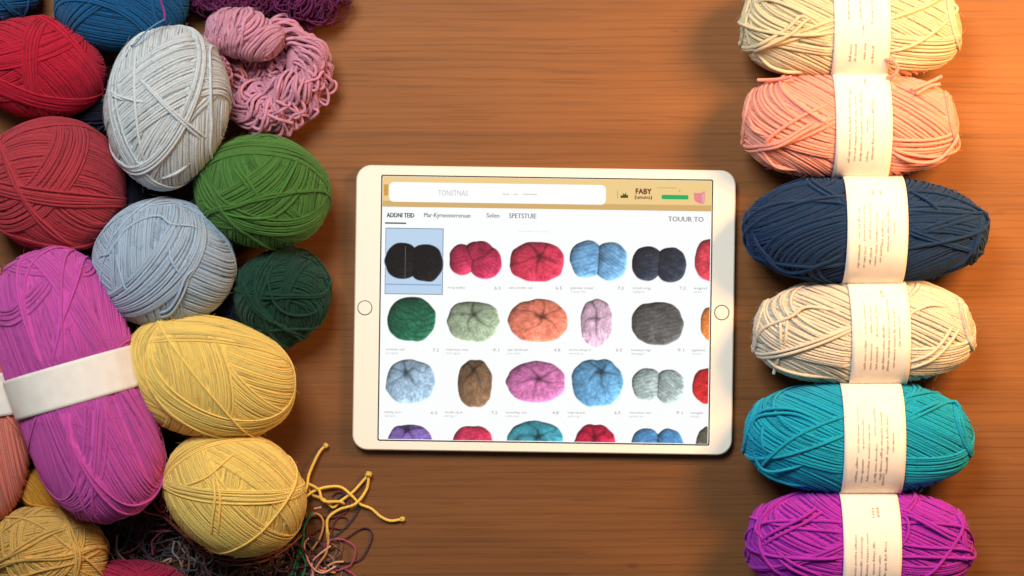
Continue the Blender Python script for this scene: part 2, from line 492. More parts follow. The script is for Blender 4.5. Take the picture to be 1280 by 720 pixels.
def band(B, parent, c, x0, hw, by, bz, seed, cols, name='paper_band', edge=1.2, curl=0.0):
    """paper wrapper round the body, with its printed lines"""
    rng = np.random.default_rng(seed)
    nu, nv = 14, 120
    x = np.linspace(-hw, hw, nu); ph = np.linspace(0, 2 * pi, nv, endpoint=False)
    wy = 1 + 0.004 * wob(rng, nv, 4)
    def pt(xx, p, off=0.0):
        i = np.interp(p % (2 * pi), np.append(ph, 2 * pi), np.append(wy, wy[0]))
        k = i * (1 + 0.006 * np.sin(p * 3 + seed) * (xx / hw))
        skew = curl * np.cos(p)
        return np.stack([x0 + xx + skew, (by + off) * k * np.cos(p), (bz + off) * k * np.sin(p)], -1)
    X, PH = np.meshgrid(x, ph, indexing='ij')
    out = pt(X, PH, 0.0).reshape(-1, 3); inn = pt(X, PH, -0.9).reshape(-1, 3)
    F1 = grid_faces(nu, nv, False, True); n0 = len(out)
    F2 = F1[:, ::-1] + n0
    j = np.arange(nv); j2 = (j + 1) % nv
    E1 = np.stack([j, j + n0, j2 + n0, j2], -1); r = (nu - 1) * nv
    E2 = np.stack([r + j2, r + j2 + n0, r + j + n0, r + j], -1)
    pb = mk(name, np.vstack([out, inn]), np.vstack([F1, F2, E1, E2]), PAPER, parent, (0, 0, c))
    if cols:
        V = []; Fa = []; nn = 0; V2 = []; F2_ = []; n2 = 0
        for (cx, y1, y2, size, txt, ink) in cols:
            v, f = text_geo(txt)
            if not len(f): continue
            Lx = v[:, 0].max(); 
            p1 = math.acos(max(-1, min(1, y1 / by))); p2 = math.acos(max(-1, min(1, y2 / by)))
            ph_ = p1 + (p2 - p1) * v[:, 0] / Lx
            xx = cx + (v[:, 1] - 0.3) * size
            q = pt(xx, ph_, 0.28)
            if ink == 0: V.append(q); Fa.append(f + nn); nn += len(q)
            else: V2.append(q); F2_.append(f + n2); n2 += len(q)
        if V: mk('printed_text', np.vstack(V), np.vstack(Fa), INK, pb, smooth=False)
        if V2: mk('printed_text', np.vstack(V2), np.vstack(F2_), INK_RED, pb, smooth=False)
    return pb

def skein(kind, label, px, py, a, b, c, zc, rot, mat, w, seed, bandspec, layers, overs=(), fuzz=150, n=2.5, group='banded skeins in the column beside the tablet', tails=(), cat='yarn skein', strays=1):
    base = W(px, py, zc); rz = radians(rot)
    e = empty(kind, (base[0], base[1], base[2] - c), rz); tag(e, label, cat, group)
    k = 1.35 * w
    B = Body(a - k, b - k, c - k, n, 0.012, seed)
    x0, hw, cols, curl = bandspec
    B.clamp = (x0, hw, b, c)
    T = Tubes(np.random.default_rng(seed + 7))
    B.core(T)
    for L in layers: B.bundle(T, w=w, M=104, **L)
    rng = B.rng
    for _ in range(strays):
        B.bundle(T, az=90 + rng.normal(0, 25), el=rng.uniform(-50, 50), w=w, th0=90 + rng.normal(0, 20), count=1, lift=0.0, jit=0.9, M=104)
    for o in overs: strand_on(T, B, o, base, rz, w)
    B.under(T, w)
    B.fuzz(T, fuzz)
    T.build('winding', mat, e, (0, 0, c))
    if tails:
        for o in tails:
            T2 = Tubes(np.random.default_rng(seed + 8))
            P = np.array([W(*q) - base for q in o]); cc, ss = cos(-rz), sin(-rz)
            P = np.stack([cc * P[:, 0] - ss * P[:, 1], ss * P[:, 0] + cc * P[:, 1], P[:, 2]], -1)
            m = len(o) * 9
            T2.add(catmull(P, m), np.tile([0.01, 0.02, 1.0], (m, 1)), w * 0.54, False, 7, 0.7)
            T2.build('loose_end', mat, e, (0, 0, c))
    band(B, e, c, x0, hw, b + 0.6, c + 0.6, seed, cols, curl=curl)
    return e

def text_cols(seed, specs):
    r = np.random.default_rng(seed); out = []
    for (cx, y1, y2, size, ink) in specs:
        n = int(abs(y2 - y1) / (size * 0.62)) + 1
        out.append((cx, y1, y2, size, gibber(r, max(3, n)), ink))
    return out
#%%BUILD
# ------------------------------------------------------------------ table
def build_table():
    X, Y, t = 1500.0, 1050.0, 50.0
    bw = 0
    v = np.array([[-X, -Y, 0], [X, -Y, 0], [X, Y, 0], [-X, Y, 0], [-X, -Y, -t], [X, -Y, -t], [X, Y, -t], [-X, Y, -t]])
    f = np.array([[0, 1, 2, 3], [7, 6, 5, 4], [0, 4, 5, 1], [1, 5, 6, 2], [2, 6, 7, 3], [3, 7, 4, 0]])
    o = mk('table_top', v, f, wood_mat(), smooth=False)
    tag(o, 'brown wooden table top with fine horizontal grain', None, None, 'structure')
build_table()

# ------------------------------------------------------------------ left pile
def L_(az, el=0, **k): return dict(az=az, el=el, **k)
Y = lambda *a, **k: yarn_ball(*a, **k)
m_red = yarn_mat('red_wool', (188, 18, 50)); m_blue = yarn_mat('blue_wool', (14, 88, 138))
m_grey = yarn_mat('pale_grey_wool', (204, 212, 214), 0.08); m_rose = yarn_mat('dusty_red_wool', (172, 52, 64))
m_green = yarn_mat('leaf_green_wool', (72, 120, 50), 0.3); m_ice = yarn_mat('ice_blue_wool', (164, 186, 206), 0.12)
m_dkg = yarn_mat('bottle_green_wool', (14, 60, 46)); m_mag = yarn_mat('orchid_wool', (204, 82, 172), 0.14)
m_yel = yarn_mat('yellow_wool', (242, 204, 108), 0.08, depth=0.6); m_peach = yarn_mat('peach_wool', (240, 134, 116))
m_tan = yarn_mat('tan_wool', (212, 168, 88), 0.14); m_crim = yarn_mat('crimson_wool', (160, 24, 66))
m_must = yarn_mat('mustard_wool', (196, 140, 42)); m_pink = yarn_mat('pink_chenille', (208, 144, 166), 0.18)
m_plum = yarn_mat('plum_mohair', (104, 28, 84), 0.35)
GB = 'balls of yarn in the pile'

Y('yarn_ball', 'bright red ball of yarn above the dusty red ball', 'yarn ball', 48, 86, 88, 64, 55, 55, -8, m_red, 2.97,
  [L_(40, 10, th_range=(3, 177)), L_(140, 25, th0=70, count=22, pinch=.5), L_(50, -20, th0=95, count=26), L_(118, 15, th0=60, count=12, pinch=.6), L_(5, 10, th0=80, count=6), L_(75, 30, th0=100, count=8)], 11, GB)
Y('yarn_ball', 'large blue ball of yarn behind the pale grey ball', 'yarn ball', 154, 2, 86, 62, 54, 54, 4, m_blue, 2.88,
  [L_(70, 10, th_range=(3, 177)), L_(120, -25, th0=90, count=24, pinch=.5), L_(60, -30, th0=110, count=20)], 12, GB, fuzz=200)
Y('yarn_ball', 'dark blue ball of yarn cut off at the top left corner', 'yarn ball', 2, -14, 50, 40, 40, 40, 10, m_blue, 2.88, rand_layers(21, 5), 13, GB)
Y('yarn_ball', 'pale grey egg-shaped ball of yarn lying highest in the pile', 'yarn ball', 209, 133, 103, 78, 68, 92, 86, m_grey, 3.4,
  [L_(92, 4, th_range=(3, 177)), L_(50, -10, th0=100, count=30, pinch=.8), L_(28, -12, th0=88, count=26, pinch=.9), L_(115, -40, th0=80, count=8, pinch=.5), L_(60, 40, th0=75, count=4)], 14, GB, fuzz=260, strays=1,
  overs=[[(162, 84), (185, 108), (215, 138), (245, 163), (271, 184)], [(160, 86), (187, 112), (214, 141), (240, 165), (266, 187)],
         [(172, 45), (171, 80), (172, 130), (177, 180), (186, 215)], [(140, 108), (148, 118), (170, 126), (205, 131)], [(139, 112), (150, 122), (172, 129)], [(148, 205), (175, 221), (215, 217), (245, 198)], [(147, 90), (160, 68), (176, 46), (195, 36)]])
Y('yarn_ball', 'dusty red ball of yarn below the bright red ball', 'yarn ball', 68, 232, 90, 86, 62, 62, 20, m_rose, 3.06,
  [L_(40, 0, th_range=(3, 177)), L_(10, 30, th0=80, count=24, pinch=.7), L_(70, -30, th0=95, count=26, pinch=.6), L_(120, 35, th0=60, count=14), L_(95, -45, th0=70, count=10, pinch=.4), L_(60, 5, th0=95, count=6, pinch=.5)], 15, GB)
Y('yarn_ball', 'leaf green ball of yarn with crossing strands under the pink tangle', 'yarn ball', 329, 241, 84, 72, 62, 68, -10, m_green, 3.06,
  [L_(0, 0, th_range=(3, 177)), L_(40, 25, th0=70, count=20, pinch=.5), L_(140, 30, th0=65, count=20, pinch=.5), L_(100, -45, th0=80, count=12, pinch=.6), L_(80, 50, th0=75, count=8)], 16, GB, fuzz=220, strays=2,
  overs=[[(296, 197), (302, 215), (315, 232), (327, 252)], [(272, 262), (300, 268), (330, 270), (362, 262)], [(330, 262), (350, 240), (366, 212), (372, 195)], [(318, 245), (304, 225), (288, 205)], [(250, 235), (262, 255), (275, 265)]])
Y('yarn_ball', 'ice blue round ball of yarn between the orchid skein and bottle green ball', 'yarn ball', 206, 331, 90, 80, 66, 74, -6, m_ice, 2.97,
  [L_(60, 10, th_range=(3, 177)), L_(8, 4, th0=100, count=34, pinch=.9), L_(150, 30, th0=70, count=20, pinch=.5), L_(60, -55, th0=60, count=12, pinch=.7), L_(120, -50, th0=62, count=10, pinch=.7)], 17, GB, fuzz=240, strays=1,
  overs=[[(118, 333), (128, 321), (138, 318), (146, 306), (160, 288), (180, 276), (200, 273), (214, 283), (240, 285), (262, 292)], [(147, 306), (150, 330), (160, 360), (178, 392)], [(190, 392), (210, 385), (222, 368), (232, 345), (250, 330)], [(188, 397), (212, 390), (226, 371), (236, 348)], [(228, 346), (220, 336), (213, 322), (212, 300)]])
Y('yarn_ball', 'dark bottle green ball of yarn in the shade below the leaf green ball', 'yarn ball', 352, 368, 62, 60, 46, 46, 40, m_dkg, 2.88,
  rand_layers(31, 6), 18, GB, lump=.1, strays=6, fuzz=300, overs=[[(330, 318), (336, 350), (345, 380), (365, 393), (392, 388), (407, 360), (404, 330)], [(372, 320), (395, 328), (410, 325)]])
Y('yarn_ball', 'smooth pale yellow oval ball of yarn, the upper of two', 'yarn ball', 259, 471, 111, 75, 66, 76, -11, m_yel, 2.30,
  [L_(70, 10, th_range=(3, 177)), L_(40, 20, th0=75, count=44, pinch=.75), L_(14, -18, th0=110, count=40, pinch=.8), L_(105, -35, th0=70, count=24, pinch=.6), L_(50, 55, th0=70, count=14)], 19, GB, fuzz=120, strays=2, n=2.15)
Y('yarn_ball', 'deeper yellow ball of yarn with loose ends on the tangled scraps', 'yarn ball', 295, 616, 92, 77, 66, 70, -20, m_yel, 2.39,
  [L_(10, 0, th_range=(3, 177)), L_(70, -35, th0=78, count=36, pinch=.6), L_(55, 20, th0=95, count=40, pinch=.8), L_(140, -40, th0=70, count=12, pinch=.4), L_(110, 10, th0=80, count=8, pinch=.4)], 20, GB, fuzz=140, strays=1,
  overs=[[(215, 612), (240, 605), (262, 595), (285, 575), (303, 560)], [(264, 590), (270, 620), (266, 655), (268, 680)], [(268, 590), (276, 620), (274, 655), (272, 682)]])
Y('yarn_ball', 'tan ball of yarn wrapped in crossing strands at the bottom left', 'yarn ball', 58, 692, 76, 60, 52, 54, -10, m_tan, 2.88,
  [L_(100, 0, th_range=(3, 177)), L_(55, 20, th0=80, count=20, pinch=.6), L_(120, -20, th0=85, count=18, pinch=.5), L_(20, 30, th0=80, count=6), L_(150, 40, th0=75, count=6)], 22, GB, strays=7)
Y('yarn_ball', 'mustard ball of yarn peeping out above the tan ball', 'yarn ball', 72, 622, 48, 38, 32, 32, -30, m_must, 3.0, rand_layers(41, 4), 23, GB, fuzz=60)
Y('yarn_ball', 'crimson ball of yarn cut off by the bottom edge of the photo', 'yarn ball', 168, 742, 72, 44, 38, 38, 0, m_crim, 3.0, rand_layers(42, 5), 24, GB, fuzz=160)

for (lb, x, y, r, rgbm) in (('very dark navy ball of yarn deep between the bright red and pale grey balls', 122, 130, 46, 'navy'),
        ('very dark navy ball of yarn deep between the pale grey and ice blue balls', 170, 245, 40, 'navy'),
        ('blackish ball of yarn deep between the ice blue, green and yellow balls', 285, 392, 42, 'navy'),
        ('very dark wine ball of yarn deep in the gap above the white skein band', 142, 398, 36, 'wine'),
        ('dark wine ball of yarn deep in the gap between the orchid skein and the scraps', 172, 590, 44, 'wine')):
    mm = yarn_mat('gap_shade_' + rgbm + '_wool', (16, 22, 44) if rgbm == 'navy' else (48, 14, 34))  # added fillers: the shade of the gaps is put into this near-black wool
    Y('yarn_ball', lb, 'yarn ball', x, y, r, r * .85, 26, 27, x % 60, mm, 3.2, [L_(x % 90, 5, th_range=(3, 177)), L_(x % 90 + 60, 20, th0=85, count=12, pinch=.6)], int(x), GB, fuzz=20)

# orchid skein with its band
skein('yarn_skein', 'orchid pink skein in a plain white band, tilted across the pile', 97, 482, 168, 83, 70, 92, 108, m_mag, 2.7, 51,
      (4, 25, None, 3.0),
      [L_(90, 0, th_range=(3, 177)), L_(80, 10, th0=85, count=34, pinch=.8), L_(100, -10, th0=95, count=36, pinch=.8), L_(12, 20, th0=32, count=10, pinch=.8), L_(168, -10, th0=150, count=7), L_(60, 40, th0=70, count=10, pinch=.4), L_(120, 20, th0=110, count=12, pinch=.4), L_(5, 0, th0=22, count=8), L_(10, 10, th0=157, count=8)],
      fuzz=200, n=2.9, group='skeins lying in the pile', strays=5)
skein('yarn_skein', 'peach skein in a white band half out of frame under the orchid skein', -38, 478, 176, 74, 56, 56, 96, m_peach, 3.4, 52,
      (-18, 26, None, 0.0),
      [L_(90, 0, th_range=(3, 177)), L_(72, 0, th0=90, count=24, pinch=.7), L_(108, 0, th0=85, count=20, pinch=.5), L_(15, 20, th0=35, count=8)],
      fuzz=60, group='skeins lying in the pile')

# ------------------------------------------------------------------ twisted hanks
def hank(T, path, rads, n, turns, w, rng, squig=0.0, M=None, inner=0.5, kinks=8):
    """strands twisted together round a bent path"""
    M = M or 22 * len(path)
    C = catmull(np.array(path), M); R = catmull(np.array([[r, 0, 0] for r in rads]), M)[:, 0]
    Tn = nrm(np.gradient(C, axis=0)); up = np.array([0, 0, 1.0])
    A = nrm(np.cross(Tn, up)); Bn = np.cross(A, Tn)
    s = np.linspace(0, 1, M)
    for k in range(n):
        ph = 2 * pi * k / n * 1.0 + rng.normal(0, .15) + turns * 2 * pi * s + squig * 0.25 * np.interp(s, np.linspace(0, 1, kinks), rng.normal(0, 1, kinks))
        rad = R * (1 - (1 - inner) * rng.random()) 
        nz = np.stack([np.interp(s, np.linspace(0, 1, kinks * 3), rng.normal(0, 1, kinks * 3)) for _ in range(3)], -1)
        for _ in range(2): nz = (nz + np.roll(nz, 1, 0) + np.roll(nz, -1, 0)) / 3
        d = np.cos(ph)[:, None] * A + np.sin(ph)[:, None] * Bn
        P = C + d * rad[:, None] + nz * squig * w
        P[:, 2] = np.maximum(P[:, 2], w * .6)
        T.add(P, d, w * 0.5, False, 6)

def loops(T, region, count, w, rng, size=(8, 22), z=(20, 60), col=None, sides=6, el=1.0):
    for _ in range(count):
        cx, cy, rx, ry = region
        a = rng.random() * 2 * pi; q = math.sqrt(rng.random())
        c = np.array([cx + cos(a) * rx * q, cy + sin(a) * ry * q])
        zz = z[1] - (z[1] - z[0]) * (q ** 2) * rng.uniform(.6, 1.0)
        base = W(c[0], c[1], zz); M = 40
        t = np.linspace(0, 2 * pi, M, endpoint=False)
        r1, r2 = rng.uniform(*size), rng.uniform(*size) * rng.uniform(.3, 1)
        th = rng.random() * pi; tilt = rng.normal(0, .7)
        x = np.cos(t) * r1 + wob(rng, M, 4) * r1 * .2; y = np.sin(t) * r2 + wob(rng, M, 4) * r2 * .25
        P = np.stack([x * cos(th) - y * sin(th) * cos(tilt), x * sin(th) + y * cos(th) * cos(tilt), y * sin(tilt) + wob(rng, M, 3) * 3], -1) + base
        P[:, 2] = np.maximum(P[:, 2], w)
        T.add(P, np.tile([.02, .01, 1.0], (M, 1)) + 0 * P, w * .5, True, sides, None, col)

def solid_blob(T, c, s, tone=0.2):
    B = Body(*s, 2.0, 0.08, 3); nu, nv = 20, 30
    th = np.linspace(0.02, pi - 0.02, nu); ph = np.linspace(0, 2 * pi, nv, endpoint=False)
    u = np.stack([np.cos(th)[:, None] + 0 * ph, np.sin(th)[:, None] * np.cos(ph), np.sin(th)[:, None] * np.sin(ph)], -1).reshape(-1, 3)
    p, N = B.surf(u); p = p + c; p[:, 2] = np.maximum(p[:, 2], 1.0)
    T.solid(p, grid_faces(nu, nv, False, True), tone)

def build_pink():
    rng = np.random.default_rng(77)
    e = empty('yarn_hank', (W(340, 92)[0], W(340, 92)[1], 0))
    tag(e, 'dusty pink hank of thick yarn coiled in a loose knotted ring', 'yarn hank')
    off = np.array([-W(340, 92)[0], -W(340, 92)[1], 0])
    # the wound lobe
    base = W(305, 43, 62); T = Tubes(rng)
    B = Body(46, 26, 24, 2.2, 0.04, 5)
    B.core(T)
    B.bundle(T, az=8, el=0, w=4.4, th_range=(14, 166), jit=.5)
    B.bundle(T, az=150, el=20, w=4.4, th0=70, count=5, pinch=.5)
    B.bundle(T, az=-20, el=5, w=4.4, th0=45, count=9, pinch=.6)
    B.bundle(T, az=0, el=0, w=4.4, th0=110, count=12, pinch=.8, jit=.7)
    B.fuzz(T, 60)
    T.build('wound_lobe', m_pink, e, base + off, radians(-14))
    T = Tubes(rng)
    ring = [(338, 42, 30), (356, 40, 42), (374, 52, 46), (388, 72, 46), (384, 96, 46), (366, 112, 46), (348, 126, 44), (336, 142, 40), (318, 146, 34), (306, 132, 30), (318, 116, 30), (340, 118, 30)]
    P = [W(*q) for q in ring]
    hank(T, P, [12, 18, 14, 23, 15, 24, 15, 24, 16, 20, 12, 10], 36, 2.3, 4.2, rng, 0.75, inner=.65, kinks=5)
    hank(T, [W(392, 66, 40), W(398, 90, 38), W(390, 118, 34), W(368, 140, 30), W(340, 156, 26), W(312, 152, 22)], [8, 15, 10, 17, 10, 8], 20, 1.6, 4.2, rng, 0.8, kinks=4, inner=.7)
    hank(T, [W(282, 62, 18), W(294, 86, 16), W(300, 112, 16), W(304, 140, 14)], [16, 18, 18, 10], 24, .4, 3.8, rng, 0.8, inner=.4)
    hank(T, [W(346, 58, 26), W(338, 76, 24), W(330, 96, 26), W(322, 116, 30)], [12, 11, 10, 8], 20, .3, 3.8, rng, 0.8, inner=.3)
    hank(T, [W(350, 66, 34), W(346, 80, 32), W(342, 96, 34), W(338, 112, 38)], [9, 10, 9, 7], 18, .5, 3.8, rng, 1.0, inner=.3)
    solid_blob(T, W(335, 82, 12), (26, 24, 14))
    hank(T, [W(330, 62, 22), W(322, 84, 20), W(312, 104, 20), W(300, 124, 20)], [10, 10, 9, 7], 12, .3, 3.8, rng, 0.8, inner=.3)
    hank(T, [W(262, 48, 50), W(266, 62, 60), W(276, 74, 62), W(284, 88, 50), W(284, 100, 34)], [4, 4, 4, 4, 3], 5, .3, 3.8, rng, 0.4)
    loops(T, (342, 136, 40, 26), 46, 4.2, rng, (9, 20), (18, 60))
    loops(T, (386, 84, 16, 34), 26, 4.2, rng, (7, 16), (20, 62))
    loops(T, (396, 112, 10, 22), 10, 3.8, rng, (8, 16), (12, 40))
    for c, s in (((378, 80, 30), (20, 40, 24)), ((340, 138, 24), (44, 26, 22)), ((300, 100, 8), (26, 40, 8))):
        solid_blob(T, W(*c), s)
    T.build('twisted_ring', m_pink, e, off)
build_pink()

def build_plum(px, py, rx, ry, seed, label, h=56):
    rng = np.random.default_rng(seed)
    o = W(px, py, 0); e_off = -o
    T = Tubes(rng)
    solid_blob(T, W(px, py, h * .45), (rx * .85, ry * .85, h * .5))
    P = [W(px - rx * .8, py + ry * .2, h * .5), W(px - rx * .4, py - ry * .2, h * .62), W(px + rx * .1, py + ry * .15, h * .66), W(px + rx * .5, py - ry * .15, h * .6), W(px + rx * .8, py + ry * .1, h * .45)]
    hank(T, P, [ry * .5, ry * .7, ry * .75, ry * .7, ry * .4], 60, 2.2, 2.6, rng, 1.2, inner=.75)
    loops(T, (px, py, rx * .9, ry * .85), 150, 2.0, rng, (8, 24), (12, h))
    for _ in range(500):   # halo of loose fibres
        a = rng.random() * 2 * pi; q = math.sqrt(rng.random()) * 1.08
        zz = 8 + (h - 8) * math.sqrt(max(0.02, 1 - min(q, 1) ** 2)) * rng.uniform(.8, 1.1)
        p = W(px + cos(a) * rx * q, py + sin(a) * ry * q, zz); d = rng.normal(0, 1, 3); d2 = rng.normal(0, 1, 3)
        s = np.linspace(0, 1, 6)[:, None]; L = rng.uniform(6, 20)
        T.add(p + nrm(d[None]) * L * s + nrm(d2[None]) * L * .7 * s ** 2, np.tile(np.cross(d, d2), (6, 1)), .32, False, 3)
    o2 = T.build('yarn_hank', m_plum, None, (0, 0, 0))
    tag(o2, label, 'yarn hank', 'fluffy plum hanks along the top edge')
build_plum(292, -8, 60, 28, 5, 'fluffy plum hank at the top edge behind the pink hank')
build_plum(384, -6, 44, 34, 6, 'fluffy plum hank nearest the bare wood at the top edge', 50)

# ------------------------------------------------------------------ loose threads
def thread(name, label, pts, rgb, w, cat='thread', group=None, knots=(), seed=1, sides=7):
    T = Tubes(np.random.default_rng(seed))
    c = srgb(*rgb)
    for one in pts:
        P = np.array([W(*q) for q in one]); m = len(one) * 10
        Q = catmull(P, m)
        T.add(Q, np.tile([.02, .01, 1.0], (m, 1)), w * .5, False, sides, None, c)
    for (x, y, z, r) in knots:
        rng = np.random.default_rng(int(x))
        for _ in range(6):
            t = np.linspace(0, 2 * pi, 16, endpoint=False); R = nrm(rng.normal(0, 1, (2, 3)))
            P = W(x, y, z) + (np.cos(t)[:, None] * R[0] + np.sin(t)[:, None] * R[1]) * r * .6
            P[:, 2] = np.maximum(P[:, 2], w * .5)
            T.add(P, np.tile([.1, .2, 1.0], (16, 1)), w * .42, True, 6, None, c)
        for _ in range(11):
            d = nrm(rng.normal(0, 1, (1, 3)))[0] * rng.uniform(.5, 1.0); d[2] = abs(d[2]) * .5; s = np.linspace(0, 1, 4)[:, None]
            T.add(W(x, y, z) + d * (r * 1.5) * s, np.tile([.1, .9, .3], (4, 1)), w * .16, False, 4, .9, c)
    o = T.build(name, THREAD)
    tag(o, label, cat, group); return o
THREAD = yarn_mat('loose_thread_wool', None, 0.16, by_attr=True)
YL = (238, 196, 84)
thread('yarn_tail', 'yellow yarn tail with its frayed end pointing up above the others',
       [[(372, 640, 40), (380, 618, 30), (384, 606, 16), (386, 594, 10), (393, 577, 9), (400, 564, 7), (407, 557, 6)]], YL, 3.6, knots=[(407, 557, 6, 3)])
thread('yarn_tail', 'yellow yarn tail running furthest out over the wood towards lower right',
       [[(366, 612, 52), (378, 622, 22), (392, 614, 9), (408, 609, 7), (426, 609, 6), (440, 620, 9), (450, 630, 6), (464, 636, 4), (476, 646, 4), (488, 651, 4), (503, 649, 4)]], YL, 3.6, knots=[(503, 649, 4, 3.2)])
thread('yarn_tail', 'yellow yarn doubled up to a fuzzy knot beside the tablet corner',
       [[(384, 606, 8), (390, 618, 6), (404, 624, 5), (416, 634, 5), (426, 626, 6), (440, 616, 5), (452, 603, 5), (460, 594, 6)],
        [(461, 595, 6), (458, 612, 5), (444, 630, 10), (424, 637, 6), (410, 648, 5), (409, 664, 5), (411, 680, 6)],
        [(382, 603, 14), (398, 612, 10), (404, 626, 12), (424, 627, 10), (430, 630, 4)]], YL, 3.6, knots=[(461, 593, 7, 4.2)])
thread('loose_thread', 'tan thread falling from the yellow knot to the bottom edge',
       [[(386, 646, 10), (396, 642, 10), (404, 652, 8), (400, 672, 7), (388, 690, 6), (384, 704, 6), (396, 712, 5), (420, 716, 4)],
        [(430, 702, 5), (416, 704, 5), (404, 714, 4), (398, 730, 4)], [(411, 664, 8), (408, 690, 10), (396, 708, 10), (384, 730, 8)]], (204, 150, 92), 2.8)
thread('loose_thread', 'rose pink thread looping out over the bare wood',
       [[(404, 684, 8), (414, 675, 7), (430, 675, 6), (443, 684, 6), (443, 698, 5), (434, 709, 4), (412, 714, 4), (398, 706, 6), (392, 694, 6)],
        [(432, 712, 4), (440, 717, 4), (450, 726, 4)]], (170, 62, 110), 1.9)
thread('loose_thread', 'teal green thread hanging below the deeper yellow ball',
       [[(392, 640, 12), (384, 650, 12), (379, 664, 10), (381, 680, 9), (375, 694, 9), (371, 708, 8), (366, 728, 8)],
        [(380, 668, 14), (376, 684, 14), (370, 700, 14), (362, 724, 12)], [(374, 690, 16), (382, 704, 12), (378, 722, 10)]], (26, 140, 104), 2.8)
thread('loose_thread', 'pale pink thread curling beside the teal thread',
       [[(414, 682, 10), (398, 694, 12), (390, 704, 11), (392, 724, 9)], [(386, 672, 14), (380, 682, 14), (388, 706, 14), (402, 716, 10), (420, 708, 8)], [(392, 636, 16), (402, 634, 15)]], (220, 160, 150), 2.4)
thread('loose_thread', 'dark rose thread coiled in an oval left of the deeper yellow ball',
       [[(202, 600, 52), (213, 606, 52), (213, 624, 50), (204, 640, 48), (194, 632, 48), (191, 612, 50), (200, 599, 52), (206, 612, 50), (200, 628, 46), (208, 644, 40), (222, 652, 34)],
        [(196, 616, 50), (204, 606, 52), (209, 618, 50), (202, 634, 48)], [(205, 606, 55), (202, 622, 54), (206, 632, 52)]], (160, 62, 70), 2.3)
thread('loose_thread', 'brown thread sweeping under the deeper yellow ball',
       [[(174, 628, 44), (182, 640, 40), (204, 646, 38), (222, 660, 34), (244, 680, 30), (268, 700, 26), (300, 706, 24), (334, 700, 24), (360, 684, 24), (378, 668, 20)]], (170, 104, 70), 2.4)
thread('loose_thread', 'brick red thread sweeping under the deeper yellow ball',
       [[(206, 648, 42), (226, 666, 38), (250, 688, 34), (276, 698, 32), (306, 700, 30), (340, 692, 30), (366, 670, 28), (380, 646, 22)]], (150, 70, 66), 2.4)
thread('loose_thread', 'beige thread curving through the dark scraps beside the tan ball',
       [[(146, 668, 34), (147, 690, 32), (162, 704, 30), (184, 712, 30), (204, 710, 30), (214, 698, 30), (196, 706, 34), (188, 708, 34)]], (176, 132, 98), 2.4)
thread('loose_thread', 'slate grey thread forking over the scraps below the yellow ball',
       [[(218, 676, 34), (216, 690, 34), (224, 700, 32), (230, 716, 28), (236, 730, 24)], [(222, 676, 30), (232, 692, 30), (248, 704, 28), (258, 724, 20)], [(250, 676, 28), (262, 690, 26), (284, 694, 24)]], (128, 124, 134), 2.4)
thread('loose_thread', 'short magenta thread standing out of the scraps',
       [[(191, 694, 36), (190, 678, 38), (196, 670, 38), (206, 662, 36)], [(186, 664, 36), (200, 664, 38), (214, 664, 34)]], (150, 44, 86), 2.0)
thread('loose_thread', 'purple thread dangling from the top edge onto the blue ball',
       [[(202, -30, 118), (200, -8, 118), (202, 4, 118), (205, 14, 120), (206, 26, 126)]], (140, 34, 120), 2.4)
thread('loose_thread', 'fine blue thread crossing from the purple thread to the grey ball',
       [[(206, 24, 126), (192, 32, 128), (180, 42, 134), (170, 54, 130), (161, 58, 118)]], (90, 140, 176), 1.8)

def scraps():
    rng = np.random.default_rng(9); T = Tubes(rng)
    pal = [(96, 42, 60), (110, 54, 66), (84, 64, 60), (60, 56, 76), (44, 60, 84), (120, 84, 62), (36, 82, 84), (76, 30, 54), (150, 96, 66), (58, 40, 52), (40, 36, 46), (104, 40, 40), (134, 124, 124)]
    reg = [(235, 694, 118, 54, 130, 42), (340, 694, 48, 40, 46, 20), (170, 620, 56, 56, 60, 38), (388, 696, 30, 30, 14, 8), (255, 560, 60, 30, 24, 20)]
    for (cx, cy, rx, ry, cnt, zt) in reg:
        for _ in range(cnt):
            a = rng.random() * 2 * pi; q = math.sqrt(rng.random())
            x, y = cx + cos(a) * rx * q, cy + sin(a) * ry * q
            h = rng.random() * 2 * pi; k = rng.normal(0, .03); z = rng.uniform(3, zt); pts = []
            for s in range(26):
                pts.append(W(x, y, max(2, z * max(.15, 1 - ((x - cx) / (rx * 1.25)) ** 2 * .6 - ((y - cy) / (ry * 1.3)) ** 2 * .5))))
                k = k * .93 + rng.normal(0, .018)
                h += k * 5
                x += cos(h) * 5; y += sin(h) * 5; z = np.clip(z + rng.normal(0, 1), 2, zt)
                d = ((x - cx) / rx) ** 2 + ((y - cy) / ry) ** 2
                if d > 1:
                    g = math.atan2(cy - y, cx - x); h += .22 * math.sin(g - h)
            Q = catmull(np.array(pts), 66)
            T.add(Q, np.tile([.02, .01, 1.0], (66, 1)), rng.uniform(.9, 1.45), False, 5, None, srgb(*[int(q * .88) for q in pal[rng.integers(len(pal))]]))
    o = T.build('yarn_scraps', THREAD)
    tag(o, 'matted dark multicoloured thread scraps spilling under the two yellow balls', 'yarn scraps', None, 'stuff')
scraps()

